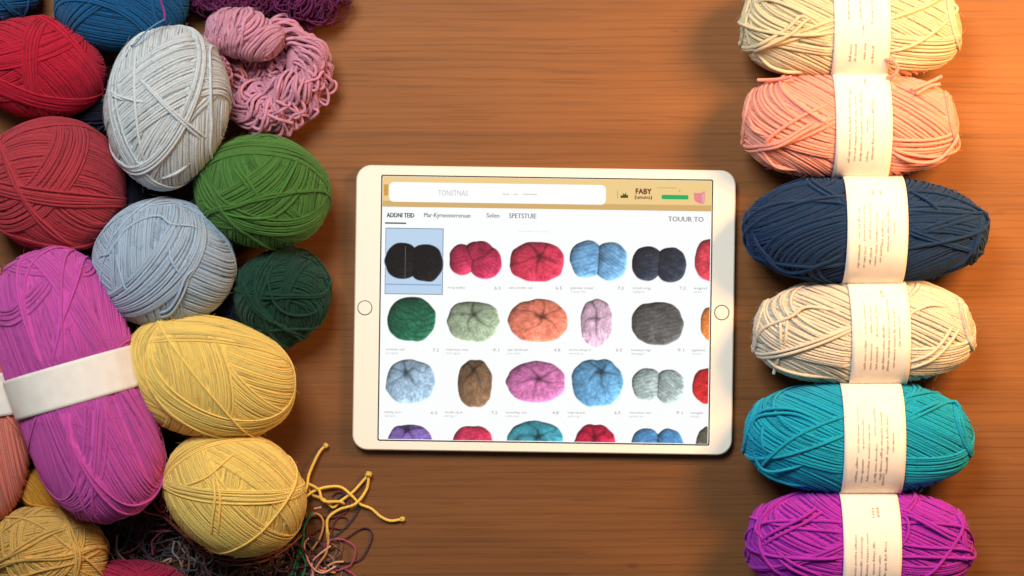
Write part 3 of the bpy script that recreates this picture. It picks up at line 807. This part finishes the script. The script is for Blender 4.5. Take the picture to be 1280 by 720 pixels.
# ------------------------------------------------------------------ right column of skeins
def std_layers(seed, slope=50, flip=1, ends=True, main=40):
    r = np.random.default_rng(seed)
    s = slope * flip
    L = [L_(90, 0, th_range=(3, 177)),
         L_(90 - s, r.normal(0, 4), th_range=(3, 177)),
         L_(90 - s * .55, 35 * flip, th0=100 - 20 * flip, count=12, pinch=.8, phase=90),
         L_(90 + s * .9, 12, th0=68, count=2, pinch=.7)]
    if ends:
        L += [L_(8 * flip, 8, th0=24, count=4), L_(-10 * flip, 10, th0=156, count=4)]
    return L
m_cream = yarn_mat('cream_wool', (212, 202, 168), 0.1); m_sal = yarn_mat('salmon_wool', (242, 158, 142), 0.12)
m_navy = yarn_mat('navy_wool', (6, 46, 88), 0.2); m_oat = yarn_mat('oatmeal_wool', (206, 200, 184), 0.1)
m_teal = yarn_mat('turquoise_wool', (0, 152, 188), 0.15); m_vio = yarn_mat('violet_wool', (156, 38, 176), 0.16)

skein('yarn_skein', 'cream skein at the top edge, printed white band round it', 1063, 36, 135, 64, 56, 56, 0, m_cream, 4.14, 61,
      (7, 34, text_cols(1, [(-16, 40, 5, 4.2, 0), (-13, -24, -44, 4.2, 0), (-7, -24, -44, 4.0, 0), (-2, 44, 6, 4.2, 0), (4, -22, -42, 4.2, 0), (12, 30, 0, 4.0, 0), (14, -26, -46, 4.0, 0), (1, 0, -14, 4.0, 0)]), 0.0),
      std_layers(1, 48, 1), n=2.7,
      overs=[[(935, 60), (955, 52), (985, 36), (1004, 22), (1030, 38)], [(936, 64), (958, 56), (990, 42), (1012, 25), (1034, 30)], [(934, 66), (948, 84), (970, 94), (995, 97)], [(1108, 66), (1140, 54), (1170, 36), (1192, 16), (1188, 6)], [(938, 6), (965, 4), (1005, 18), (1034, 34)], [(938, 8), (937, 30), (938, 56)], [(943, 6), (942, 30), (943, 58)]])
skein('yarn_skein', 'salmon pink skein with loose ends sticking out, printed white band', 1062, 157, 133, 66, 56, 56, -0.5, m_sal, 4.14, 62,
      (10, 34, text_cols(2, [(-17, 30, -48, 4.2, 0), (-10, 32, -46, 4.2, 0), (-3, 38, -46, 4.2, 0), (4, 8, -12, 4.0, 0), (5, -34, -46, 4.0, 0), (11, 28, -44, 4.2, 0), (4, 54, 48, 7, 0), (-15, 42, 34, 5, 0)]), -1.0),
      std_layers(2, 52, 1), n=2.7,
      overs=[[(933, 142), (945, 158), (962, 166)], [(934, 148), (946, 162), (964, 170)], [(950, 182), (975, 176), (1005, 160), (1038, 140)], [(948, 186), (975, 180), (1005, 165), (1038, 146)], [(955, 188), (965, 170), (1000, 148), (1036, 130)], [(1108, 188), (1140, 198), (1168, 194), (1188, 172), (1192, 164)], [(945, 186), (960, 205), (982, 216)], [(952, 184), (966, 206), (990, 218)]],
      tails=[[(990, 96, 96), (975, 99, 84), (958, 100, 74), (946, 100, 70)], [(1108, 97, 92), (1118, 94, 100), (1122, 84, 104), (1116, 76, 104), (1106, 74, 98)], [(1140, 112, 100), (1155, 106, 92), (1168, 100, 86), (1178, 95, 84)], [(1145, 118, 100), (1162, 108, 92), (1176, 105, 86)]])
skein('yarn_skein', 'navy blue skein in a printed white band', 1081, 288, 149, 67, 60, 60, -0.5, m_navy, 3.60, 63,
      (7, 36.5, text_cols(3, [(-22, 26, -10, 4, 0), (-16, 30, -14, 4, 0), (-21, -18, -46, 4, 0), (-14, -20, -46, 4, 0), (-9, 32, -12, 4, 0), (-7, -22, -42, 4, 0), (-1, 20, -44, 4, 0), (6, 12, -20, 4, 0), (5, -18, -40, 4, 0), (13, 24, -26, 4, 0), (-4, 48, 42, 7, 0), (5, 47, 42, 6, 0), (20, 10, -8, 3.6, 0)]), 0.0),
      std_layers(3, 46, -1), n=2.3,
      overs=[[(938, 276), (955, 250), (980, 235), (1010, 228)], [(938, 282), (958, 256), (984, 240), (1014, 232)], [(938, 284), (955, 310), (985, 340), (1020, 344)], [(1128, 294), (1165, 282), (1200, 272), (1226, 268)], [(1128, 298), (1165, 287), (1202, 277), (1226, 273)], [(1130, 236), (1160, 256), (1190, 282)], [(1226, 272), (1216, 300), (1200, 325), (1180, 344)], [(940, 286), (960, 318), (990, 336), (1030, 326), (1056, 316)]], strays=4)
skein('yarn_skein', 'oatmeal skein below the navy one, white band with grey and rust print', 1079, 416, 136, 65, 56, 56, 1, m_oat, 3.96, 64,
      (14, 35.5, text_cols(4, [(-19, 36, 0, 4, 0), (-12, 34, 0, 4, 0), (-19, -8, -44, 4, 1), (-12, -12, -44, 4, 1), (-5, 34, -4, 4, 0), (-5, -16, -44, 4, 1), (3, 10, -44, 4, 0), (9, 40, -46, 4, 0), (16, 30, -42, 4, 0), (22, 20, -16, 4, 0), (4, 52, 44, 5, 0)]), 0.0),
      std_layers(4, 46, 1), n=2.45,
      overs=[[(952, 428), (946, 420), (960, 410), (990, 398), (1010, 386), (1052, 390)], [(947, 424), (966, 450), (1000, 464), (1050, 472)], [(1134, 460), (1165, 445), (1190, 420), (1205, 390), (1196, 378)], [(1134, 452), (1160, 440), (1182, 418), (1196, 388)], [(975, 392), (978, 420), (974, 450)], [(1130, 396), (1160, 384), (1190, 386)], [(985, 390), (984, 420), (977, 452)]],
      tails=[[(976, 440, 92), (972, 452, 84), (969, 460, 74), (967, 468, 70)], [(946, 420, 60), (944, 418, 60), (952, 408, 68), (966, 402, 78)]])
skein('yarn_skein', 'turquoise skein between the oatmeal and violet ones, printed white band', 1072, 547, 141, 70, 58, 58, 0, m_teal, 3.60, 65,
      (13, 37, text_cols(5, [(-20, 40, -14, 3.6, 0), (-14, 26, -10, 3.6, 0), (-21, -20, -52, 4, 0), (-14, -22, -52, 4, 0), (-7, 20, -50, 4, 0), (0, 40, 6, 4, 0), (2, -4, -52, 4, 0), (8, 34, -48, 4, 0), (15, 30, -40, 4, 0), (22, 10, -14, 3.6, 0), (12, -40, -56, 4, 0)]), 0.0),
      std_layers(5, 44, 1), n=2.3,
      overs=[[(934, 538), (945, 522), (965, 515), (1000, 516), (1046, 538)], [(934, 541), (948, 526), (968, 520), (1000, 521), (1046, 544)], [(1126, 532), (1160, 515), (1195, 502), (1205, 510), (1207, 550)], [(1126, 526), (1160, 510), (1190, 498)], [(938, 545), (955, 580), (985, 584), (1040, 566)], [(958, 520), (955, 550), (962, 580)], [(936, 548), (952, 584), (985, 600), (1010, 606)]])
skein('yarn_skein', 'violet skein at the bottom of the column, white band with a printed number', 1074, 681, 137, 68, 58, 58, 0, m_vio, 3.78, 66,
      (8, 35, text_cols(6, [(-20, 18, -60, 4, 0), (-13, 16, -60, 4, 0), (-6, 20, -60, 4, 0), (2, 10, -60, 4, 0), (9, -6, -60, 4, 0), (16, 10, -60, 4, 0)]) + [(2, 50, 38, 5, 'ARH', 0), (8, 51, 38, 5, '488', 0)], 0.0),
      std_layers(6, 46, 1), n=2.7,
      overs=[[(942, 690), (960, 672), (1000, 652), (1020, 636)], [(945, 694), (965, 676), (1005, 656), (1028, 640)], [(1118, 632), (1150, 650), (1185, 668), (1208, 676)], [(1118, 636), (1150, 655), (1185, 673), (1208, 681)], [(1112, 640), (1130, 646), (1134, 665), (1124, 684), (1112, 692)], [(960, 678), (990, 700), (1030, 720)], [(958, 682), (988, 706), (1020, 724)], [(1205, 640), (1198, 665), (1170, 705), (1150, 724)], [(942, 640), (950, 665), (962, 680)]], strays=4)
#%%TABLET
# ------------------------------------------------------------------ tablet
TR = radians(-0.85)
tc0 = W(680, 387.5, 0)
TAB = empty('tablet_computer', (tc0[0], tc0[1], 0), TR)
tag(TAB, 'white tablet lying screen up, open on an online yarn shop page', 'tablet')
ZT = 14.0
def TL(px, py):
    """tablet-frame x, y of a point of the plan"""
    dx, dy = px - 680, 387.5 - py; c, s = cos(-TR), sin(-TR)
    return np.array([c * dx - s * dy, s * dx + c * dy])
def rrect(x0, y0, x1, y1, r, n=8):
    P = []
    for (cx, cy, a0) in ((x1 - r, y1 - r, 0), (x0 + r, y1 - r, pi / 2), (x0 + r, y0 + r, pi), (x1 - r, y0 + r, 3 * pi / 2)):
        for k in range(n + 1):
            a = a0 + pi / 2 * k / n; P.append((cx + r * cos(a), cy + r * sin(a)))
    return np.array(P)
def slab(name, outline_fn, levels, mat, parent, smooth=True):
    """stacked outlines: levels = [(inset, z)]"""
    V = []; m = None
    for ins, z in levels:
        o = outline_fn(ins); m = len(o); V.append(np.column_stack([o, np.full(m, z)]))
    F = []; k = len(levels)
    for q in range(k - 1):
        i = np.arange(m); F.append(np.stack([q * m + i, q * m + (i + 1) % m, (q + 1) * m + (i + 1) % m, (q + 1) * m + i], -1))
    top = np.arange((k - 1) * m, k * m)[None]; bot = np.arange(m)[::-1][None]
    return mk(name, np.vstack(V), [np.vstack(F), top, bot], mat, parent, smooth=smooth)
M_BODY = plain('ivory_glass', (240, 238, 226), 0.5, 0, 0.2, 0, 0.01)
M_EDGE = plain('champagne_metal', (222, 212, 192), 0.5, 0.1)
M_DARK = plain('black_seam', (38, 32, 30), 0.4)
M_RINGM = plain('button_ring', (104, 94, 84), 0.5)
slab('back_shell', lambda i: rrect(-236.5 + i, -177.5 + i, 236.5 - i, 177.5 - i, 19 - i), [(7, 1.0), (3, 2.0), (.8, 5), (0, 9), (0.1, 12.0), (.8, 13.2), (1.6, 13.4)], M_EDGE, TAB)
slab('front_glass', lambda i: rrect(-235.2 + i, -176.2 + i, 235.2 - i, 176.2 - i, 18 - i), [(0, 12.6), (0, 13.6), (.5, ZT)], M_BODY, TAB, False)
# screen rim and panel
sx0, sy0, sx1, sy1 = -203.5, -164.0, 206.5, 164.0
slab('screen_rim', lambda i: rrect(sx0 - 1.6 + i, sy0 - 1.6 + i, sx1 + 1.6 - i, sy1 + 1.6 - i, 2.5), [(0, ZT - .5), (0, ZT + .12)], M_DARK, TAB, False)
SCR = slab('screen', lambda i: rrect(sx0 + i, sy0 + i, sx1 - i, sy1 - i, 1.5), [(0, ZT - .3), (0, ZT + .3)], lit('screen_white', (253, 254, 255), 0.98), TAB, False)
def disc(name, x, y, r, z0, z1, mat, hole=0.0):
    a = np.linspace(0, 2 * pi, 40, endpoint=False)
    if not hole:
        return slab(name, lambda i: np.column_stack([x + (r - i) * np.cos(a), y + (r - i) * np.sin(a)]), [(0, z0), (.2, z1)], mat, TAB, False)
    o = np.column_stack([x + r * np.cos(a), y + r * np.sin(a), 0 * a + z0]); 
    rings = [o, o + [0, 0, z1 - z0]]
    o2 = np.column_stack([x + hole * np.cos(a), y + hole * np.sin(a), 0 * a + z1]); rings += [o2, o2 - [0, 0, z1 - z0]]
    F = grid_faces(4, 40, True, True)
    return mk(name, np.vstack(rings), F, mat, TAB, smooth=False)
p = TL(457, 384.5); hb = disc('home_button', *p, 8.4, ZT - .2, ZT + .35, M_BODY); 
rg = disc('button_ring', *p, 9.3, ZT - .2, ZT + .5, M_RINGM, 8.2); rg.parent = hb
p = TL(901, 390.5); cm = disc('round_button', *p, 8.6, ZT - .2, ZT + .35, M_BODY)
rg = disc('button_ring', *p, 9.6, ZT - .2, ZT + .5, M_RINGM, 8.3); rg.parent = cm
ZS = ZT + .3
def panel(name, x0, y0, x1, y1, mat, z=.2, r=.3, parent=SCR):
    """a lit patch of the page, given in plan coordinates"""
    a = TL(x0, y1); b_ = TL(x1, y0)
    a = np.maximum(a, [sx0 + .4, sy0 + .4]); b_ = np.minimum(b_, [sx1 - .4, sy1 - .4])
    o = rrect(a[0], a[1], b_[0], b_[1], r, 6)
    return mk(name, np.column_stack([o, np.full(len(o), ZS + z)]), np.arange(len(o))[None], mat, parent, smooth=False)
def ptext(name, items, mat, z=.5):
    V = []; F = []; n = 0
    for (s, x, y, size, wd) in items:
        v, f = text_geo(s)
        if not len(f): continue
        k = wd / max(v[:, 0].max(), .01) if wd else size
        q = TL(x, y); pts = np.column_stack([q[0] + v[:, 0] * k, q[1] + (v[:, 1] - .35) * size, np.full(len(v), ZS + z)])
        if s and q[0] + wd > sx1: 
            pts[:, 0] = np.minimum(pts[:, 0], sx1 - .5)
        V.append(pts); F.append(f + n); n += len(pts)
    return mk(name, np.vstack(V), np.vstack(F), mat, SCR, smooth=False)
panel('header_bar', 470, 215, 892, 258.5, lit('header_tan', (242, 208, 142)), .15)
panel('header_shade', 470, 257.4, 892, 258.6, lit('header_line', (214, 176, 112)), .3)
panel('menu_tab', 480.5, 231, 486, 245, lit('tab_ochre', (214, 158, 70)), .3)
panel('search_box', 487, 232, 757, 252.5, lit('search_white', (255, 255, 255), 1.0), .35, 6)
T_G = lit('text_grey', (150, 148, 150)); T_D = lit('text_dark', (66, 62, 66)); T_M = lit('text_mid', (128, 126, 130)); T_L = lit('text_light', (188, 188, 192))
ptext('search_text', [('TONSTNAS', 548, 241.5, 9.5, 37)], T_L); ptext('search_note', [('inn  nr', 628, 243, 4, 20), ('neinone', 653, 243, 4, 18)], T_G)
ptext('menu_text', [('ADDNI TEID', 484, 269, 8.2, 34), ('ADDNI TEID', 484.6, 269.2, 8.2, 34)], T_D)
for q in (('Selen', 608, 269.5, 8, 16), ('Mar-Kyrneennrreruun', 530, 269, 7.8, 58), ('SPETSTUIE', 636, 270, 8.6, 34), ('TOUUR TO', 834, 274, 8.8, 44)):
    ptext('menu_text', [q, (q[0], q[1] + .35, *q[2:])], T_M)
panel('menu_underline', 482, 278.6, 508.5, 280, T_D, .4)
ptext('page_note', [('neuns naere onr teeunn', 648, 289, 3.5, 38)], lit('text_faint', (226, 226, 228)))
# header icons
panel('green_bar', 826, 244.5, 859.5, 249.5, lit('bar_green', (24, 176, 98)), .4, 1.5)
ptext('header_line_text', [('1', 847, 239, 5, 2)], lit('text_ochre', (150, 120, 50)))
panel('header_rule', 820, 235.2, 845, 235.8, lit('rule_ochre', (214, 170, 100)), .3)
def poly(name, pts, mat, z=.45):
    q = np.array([TL(*p) for p in pts]); 
    return mk(name, np.column_stack([q, np.full(len(q), ZS + z)]), np.arange(len(q))[None][:, ::-1], mat, SCR, smooth=False)
poly('pink_bag', [(866, 241), (869, 242), (876, 241.5), (880, 239), (880, 252), (878, 255.5), (872, 254.5), (867, 251)], lit('bag_pink', (236, 136, 148)))
poly('pink_bag_side', [(876, 244), (879.5, 241), (879.5, 253), (876.5, 254)], lit('bag_rose', (240, 168, 170)), .6)
ptext('header_logo', [('FABY', 793, 239.5, 9.5, 20), ('FABY', 793.6, 239.9, 9.5, 20), ('FABY', 793.3, 239.2, 9.5, 20.5), ('(ununs)', 792.4, 246.8, 6.5, 22), ('(ununs)', 792, 246.5, 6.5, 22)], lit('logo_maroon', (110, 44, 40)))
poly('leaf_icon', [(775, 248), (775, 244.6), (778, 245), (777.6, 241.5), (780, 243.8), (782, 240.8), (782, 244.6), (784.6, 244.2), (784.2, 248)], lit('icon_olive', (70, 78, 26)))
panel('icon_bar', 771, 238.5, 771.8, 248.5, lit('icon_line', (170, 140, 70)), .4)

# product pictures: flat pictures on the lit screen, drawn as coloured grids
class VN:
    def __init__(s, seed, n=64):
        s.g = np.random.default_rng(seed).random((n, n)); s.n = n
    def __call__(s, x, y):
        xi = np.floor(x).astype(int); yi = np.floor(y).astype(int); fx = x - xi; fy = y - yi
        fx = fx * fx * (3 - 2 * fx); fy = fy * fy * (3 - 2 * fy); g = s.g; n = s.n
        a = g[xi % n, yi % n]; b = g[(xi + 1) % n, yi % n]; c = g[xi % n, (yi + 1) % n]; d = g[(xi + 1) % n, (yi + 1) % n]
        return (a * (1 - fx) + b * fx) * (1 - fy) + (c * (1 - fx) + d * fx) * fy
def lit_attr():
    m, nt, b = new_mat('picture_light')
    a = nt.nodes.new('ShaderNodeAttribute'); a.attribute_name = 'hue'
    b.inputs['Base Color'].default_value = (.01, .01, .01, 1); b.inputs['Roughness'].default_value = .25
    b.inputs['Specular IOR Level'].default_value = .25
    nt.links.new(a.outputs['Color'], b.inputs['Emission Color']); b.inputs['Emission Strength'].default_value = 1.0
    return m
PIC = lit_attr()
def picture(px, py, rx, ry, rgb, style, seed, pin=(0, .35), tilt=0.0):
    st = 0.75; mrg = 1.14
    q = TL(px, py)
    xs = np.arange(-rx * mrg, rx * mrg + st, st); ys = np.arange(-ry * mrg, ry * mrg + st, st)
    xs = xs[(xs + q[0] > sx0 + .3) & (xs + q[0] < sx1 - .3)]; ys = ys[(ys + q[1] > sy0 + .3) & (ys + q[1] < sy1 - .3)]
    X, Yg = np.meshgrid(xs, ys, indexing='ij'); x = X / rx; y = Yg / ry
    v1 = VN(seed); v2 = VN(seed + 1); rng = np.random.default_rng(seed)
    ct, s_t = cos(tilt), sin(tilt)
    x, y = ct * x + s_t * y * ry / rx, -s_t * x * rx / ry + ct * y
    edge = 0.05 * (v1(x * 3 + 9, y * 3 + 9) - .5) * 2
    def ell(cx, cy, ax, ay, p=2.2):
        return 1 - (np.abs((x - cx) / ax) ** p + np.abs((y - cy) / ay) ** p) + edge * 2
    if style == 'double': lobes = [ell(-.42, .02, .58, .9), ell(.42, -.06, .58, .94)]
    elif style == 'triple': lobes = [ell(-.5, .0, .5, .8), ell(.1, .35, .6, .6), ell(.35, -.12, .65, .85)]
    else: lobes = [ell(0, 0, 1, 1, 2.3)]
    h = np.max(lobes, 0); which = np.argmax(lobes, 0)
    hs = np.sqrt(np.clip(h, 0, 1))
    dx = x - pin[0]; dy = y - pin[1]; ang = np.arctan2(dy, dx); rad = np.hypot(dx, dy); ang = ang + 0.9 * (v1(x * 2.2 + 30, y * 2.2 + 30) - .5)
    gx = np.gradient(hs, axis=0) * rx / st * .35; gy = np.gradient(hs, axis=1) * ry / st * .35
    if style == 'radial' or style == 'vertical':
        k = 5 if style == 'radial' else 4
        a0 = rng.random() * 6
        segs = np.abs(np.sin((ang + .35 * (v1(rad * 2 + 3, ang * .5 + 9) - .5)) * k / 2 + a0))
        crease = np.exp(-(segs * rad * 7.5) ** 2) * np.clip(1.3 - rad, .2, 1)
        strand = np.sin((ang * 34 + v2(rad * 3, ang * 2 + 10) * 5))
    elif style == 'wrap':
        lines = y * 4.2 + 1.6 * np.sin(x * 1.6 + 1) + v1(x * 2 + 5, y * 2 + 5) * 1.5
        crease = np.exp(-(np.abs((lines % 1) - .5) * 9) ** 2) * .8
        strand = np.sin(lines * 22)
    else:
        crease = np.zeros_like(x); strand = np.sin((y * 1.2 + x * .4 + np.where(which > 0, x, -x) * .8) * 26 + v2(x * 3 + 9, y * 3 + 9) * 4)
        if len(lobes) > 1:
            srt = np.sort(np.array(lobes), 0); crease = np.exp(-((srt[-1] - srt[-2]) * 7) ** 2) * (srt[-1] > .05)
    hole = np.exp(-(rad / .17) ** 2) * (1 if style in ('radial', 'vertical') else .6)
    blot = v1(x * 5 + 20, y * 5 + 20) - .5; fine = v2(x * 13 + 20, y * 13 + 20) - .5
    sh = .98 - .22 * gx + .30 * gy + .16 * (hs - .8) + .18 * blot + .20 * fine + .05 * strand - .28 * crease - .34 * hole
    sh = np.clip(sh, .35, 1.35)
    c = np.array(rgb) / 255.0
    out = np.clip(c[None, None] * sh[..., None] + np.clip(sh - 1, 0, 1)[..., None] * .25, 0, 1)
    al = np.clip(h / .07, 0, 1)[..., None]
    bgc = np.array([188, 215, 240]) / 255 if style == 'card' or (px < 530 and py < 340) else np.array([.995, .998, 1.0])
    out = out * al + bgc * (1 - al)
    lin = np.where(out <= .04045, out / 12.92, ((out + .055) / 1.055) ** 2.4)
    colr = np.concatenate([lin, np.ones(lin.shape[:2] + (1,))], -1).reshape(-1, 4)
    F = grid_faces(*X.shape)
    keep = (h.ravel()[F] > -.02).any(1); F = F[keep]
    use = np.unique(F); mp = -np.ones(X.size, int); mp[use] = np.arange(len(use))
    V = np.column_stack([X.ravel() + q[0], Yg.ravel() + q[1], np.full(X.size, ZS + .5)])[use]
    mk('product_picture', V, mp[F], PIC, SCR, col=colr[use], smooth=False)
CARD = lit('card_blue', (190, 216, 240)); CARDL = lit('card_edge', (112, 134, 160))
panel('selected_card', 481.5, 286, 555, 367.5, CARDL, .2); panel('card_ground', 482.3, 287, 554, 366.6, CARD, .35)
panel('card_line', 483, 355.4, 552, 356.2, lit('card_line_light', (150, 178, 208)), .42)
panel('card_thread', 506.5, 308, 508, 348, lit('thread_brown', (104, 84, 74)), .75, .5)
pics = [(518, 327, 36, 25.5, (14, 13, 17), 'double', 1, (-.2, .7)), (595, 325, 33, 25, (178, 44, 78), 'triple', 2, (.2, .5)), (671, 327, 35, 25, (208, 56, 84), 'radial', 3, (.1, .25)),
        (748, 325, 36, 26, (112, 164, 206), 'double', 4, (.1, .1)), (823, 330, 34, 24, (44, 52, 66), 'double', 5, (.3, .3)), (889, 325, 22, 27, (220, 70, 84), 'radial', 6, (.2, .2)),
        (515, 399, 30, 28, (34, 100, 72), 'wrap', 7, (.1, .8)), (592, 402, 33, 26, (160, 176, 146), 'radial', 8, (0, .35)), (672, 401, 37, 27, (242, 134, 108), 'radial', 9, (.15, .2)),
        (745, 404, 20, 30, (224, 184, 206), 'vertical', 10, (0, .2)), (821, 404, 32, 27, (94, 92, 90), 'single', 11, (.2, .6)), (888, 404, 14, 21, (240, 140, 70), 'single', 12, (.2, .6)),
        (514, 477, 31, 28, (164, 192, 216), 'radial', 13, (-.2, .4)), (594, 479, 22, 30, (132, 100, 74), 'vertical', 14, (-.1, .55)), (670, 477, 37, 26, (208, 118, 172), 'radial', 15, (.1, .15)),
        (746, 478, 32, 30, (106, 166, 208), 'radial', 16, (.15, .45)), (822, 481, 33, 23, (168, 184, 182), 'double', 17, (.8, 0)), (886, 482, 22, 23, (214, 44, 48), 'radial', 18, (.2, 0)),
        (513, 553, 28, 24, (142, 112, 190), 'radial', 19, (-.1, .7)), (591, 554, 26, 23, (222, 60, 96), 'single', 20, (0, -.6)), (669, 554, 35, 29, (74, 168, 186), 'radial', 21, (.1, .3)),
        (743, 555, 26, 26, (206, 36, 72), 'radial', 22, (0, .35)), (821, 556, 33, 24, (92, 158, 214), 'double', 23, (0, .3)), (886, 556, 17, 24, (112, 108, 92), 'single', 24, (.2, .6))]
for pp in pics: picture(*pp)
cr = np.random.default_rng(3)
dk = []; lt = []
for row, yy in enumerate((359, 436, 514)):
    for k, xx in enumerate((485, 560, 636, 713, 790, 866)):
        if row == 0 and k == 0: continue
        xx2 = xx - row * 2
        wd = cr.uniform(20, 32) if k < 5 else 16
        dk.append((gibber(cr, 12 if k < 5 else 6), xx2, yy + .2 * k, 3.9, wd))
        if row or k >= 3: lt.append((gibber(cr, 8), xx2, yy + 4.6 + .2 * k, 3.6, wd * .65))
        if k < 5: dk.append((cr.choice(['9.1', '6.5', '4.8', '7.2']), xx2 + 58, yy + 1, 5.2, 8))
for q in dk: ptext('price_text' if q[0][0] in '94678' else 'caption_text', [q], T_G)
for q in lt: ptext('caption_text', [q], T_L)
#%%LIGHT
# ------------------------------------------------------------------ camera
cam = bpy.data.cameras.new('camera'); co = bpy.data.objects.new('camera', cam); COL.objects.link(co)
co.location = (0, 0, CAMH * S); co.rotation_euler = (0, 0, 0)
cam.sensor_width = 36; cam.lens = 36 * CAMH / 1280.0
cam.clip_start = 0.05; cam.clip_end = 20
cam.dof.use_dof = True; cam.dof.focus_distance = (CAMH - 60) * S; cam.dof.aperture_fstop = 5.0
scene.camera = co

# ------------------------------------------------------------------ light
def area(name, pos, target, size, power, rgb, size_y=None):
    l = bpy.data.lights.new(name, 'AREA'); l.energy = power; l.color = rgb; l.shape = 'RECTANGLE'
    l.size = size; l.size_y = size_y or size
    o = bpy.data.objects.new(name, l); COL.objects.link(o)
    from mathutils import Vector
    p = Vector([v * S for v in pos]); t = Vector([v * S for v in target]); o.location = p
    o.rotation_euler = (t - p).to_track_quat('-Z', 'Y').to_euler(); return o
area('window_light', (-650, 1450, 2400), (-50, 0, 0), 0.55, 20.0, (1.0, 0.98, 0.95))
wl = area('warm_lamp', (960, 500, 820), (640, 40, 0), 0.2, 2.7, (1.0, 0.48, 0.16)); wl.data.spread = radians(105)
w = bpy.data.worlds.new('World'); scene.world = w; w.use_nodes = True
bg = w.node_tree.nodes['Background']; bg.inputs[0].default_value = (0.95, 0.97, 1.0, 1); bg.inputs[1].default_value = 0.08
vs = scene.view_settings; vs.view_transform = 'Standard'; vs.look = 'None'; vs.gamma = 1; vs.exposure = 0.0
scene.render.engine = 'CYCLES'
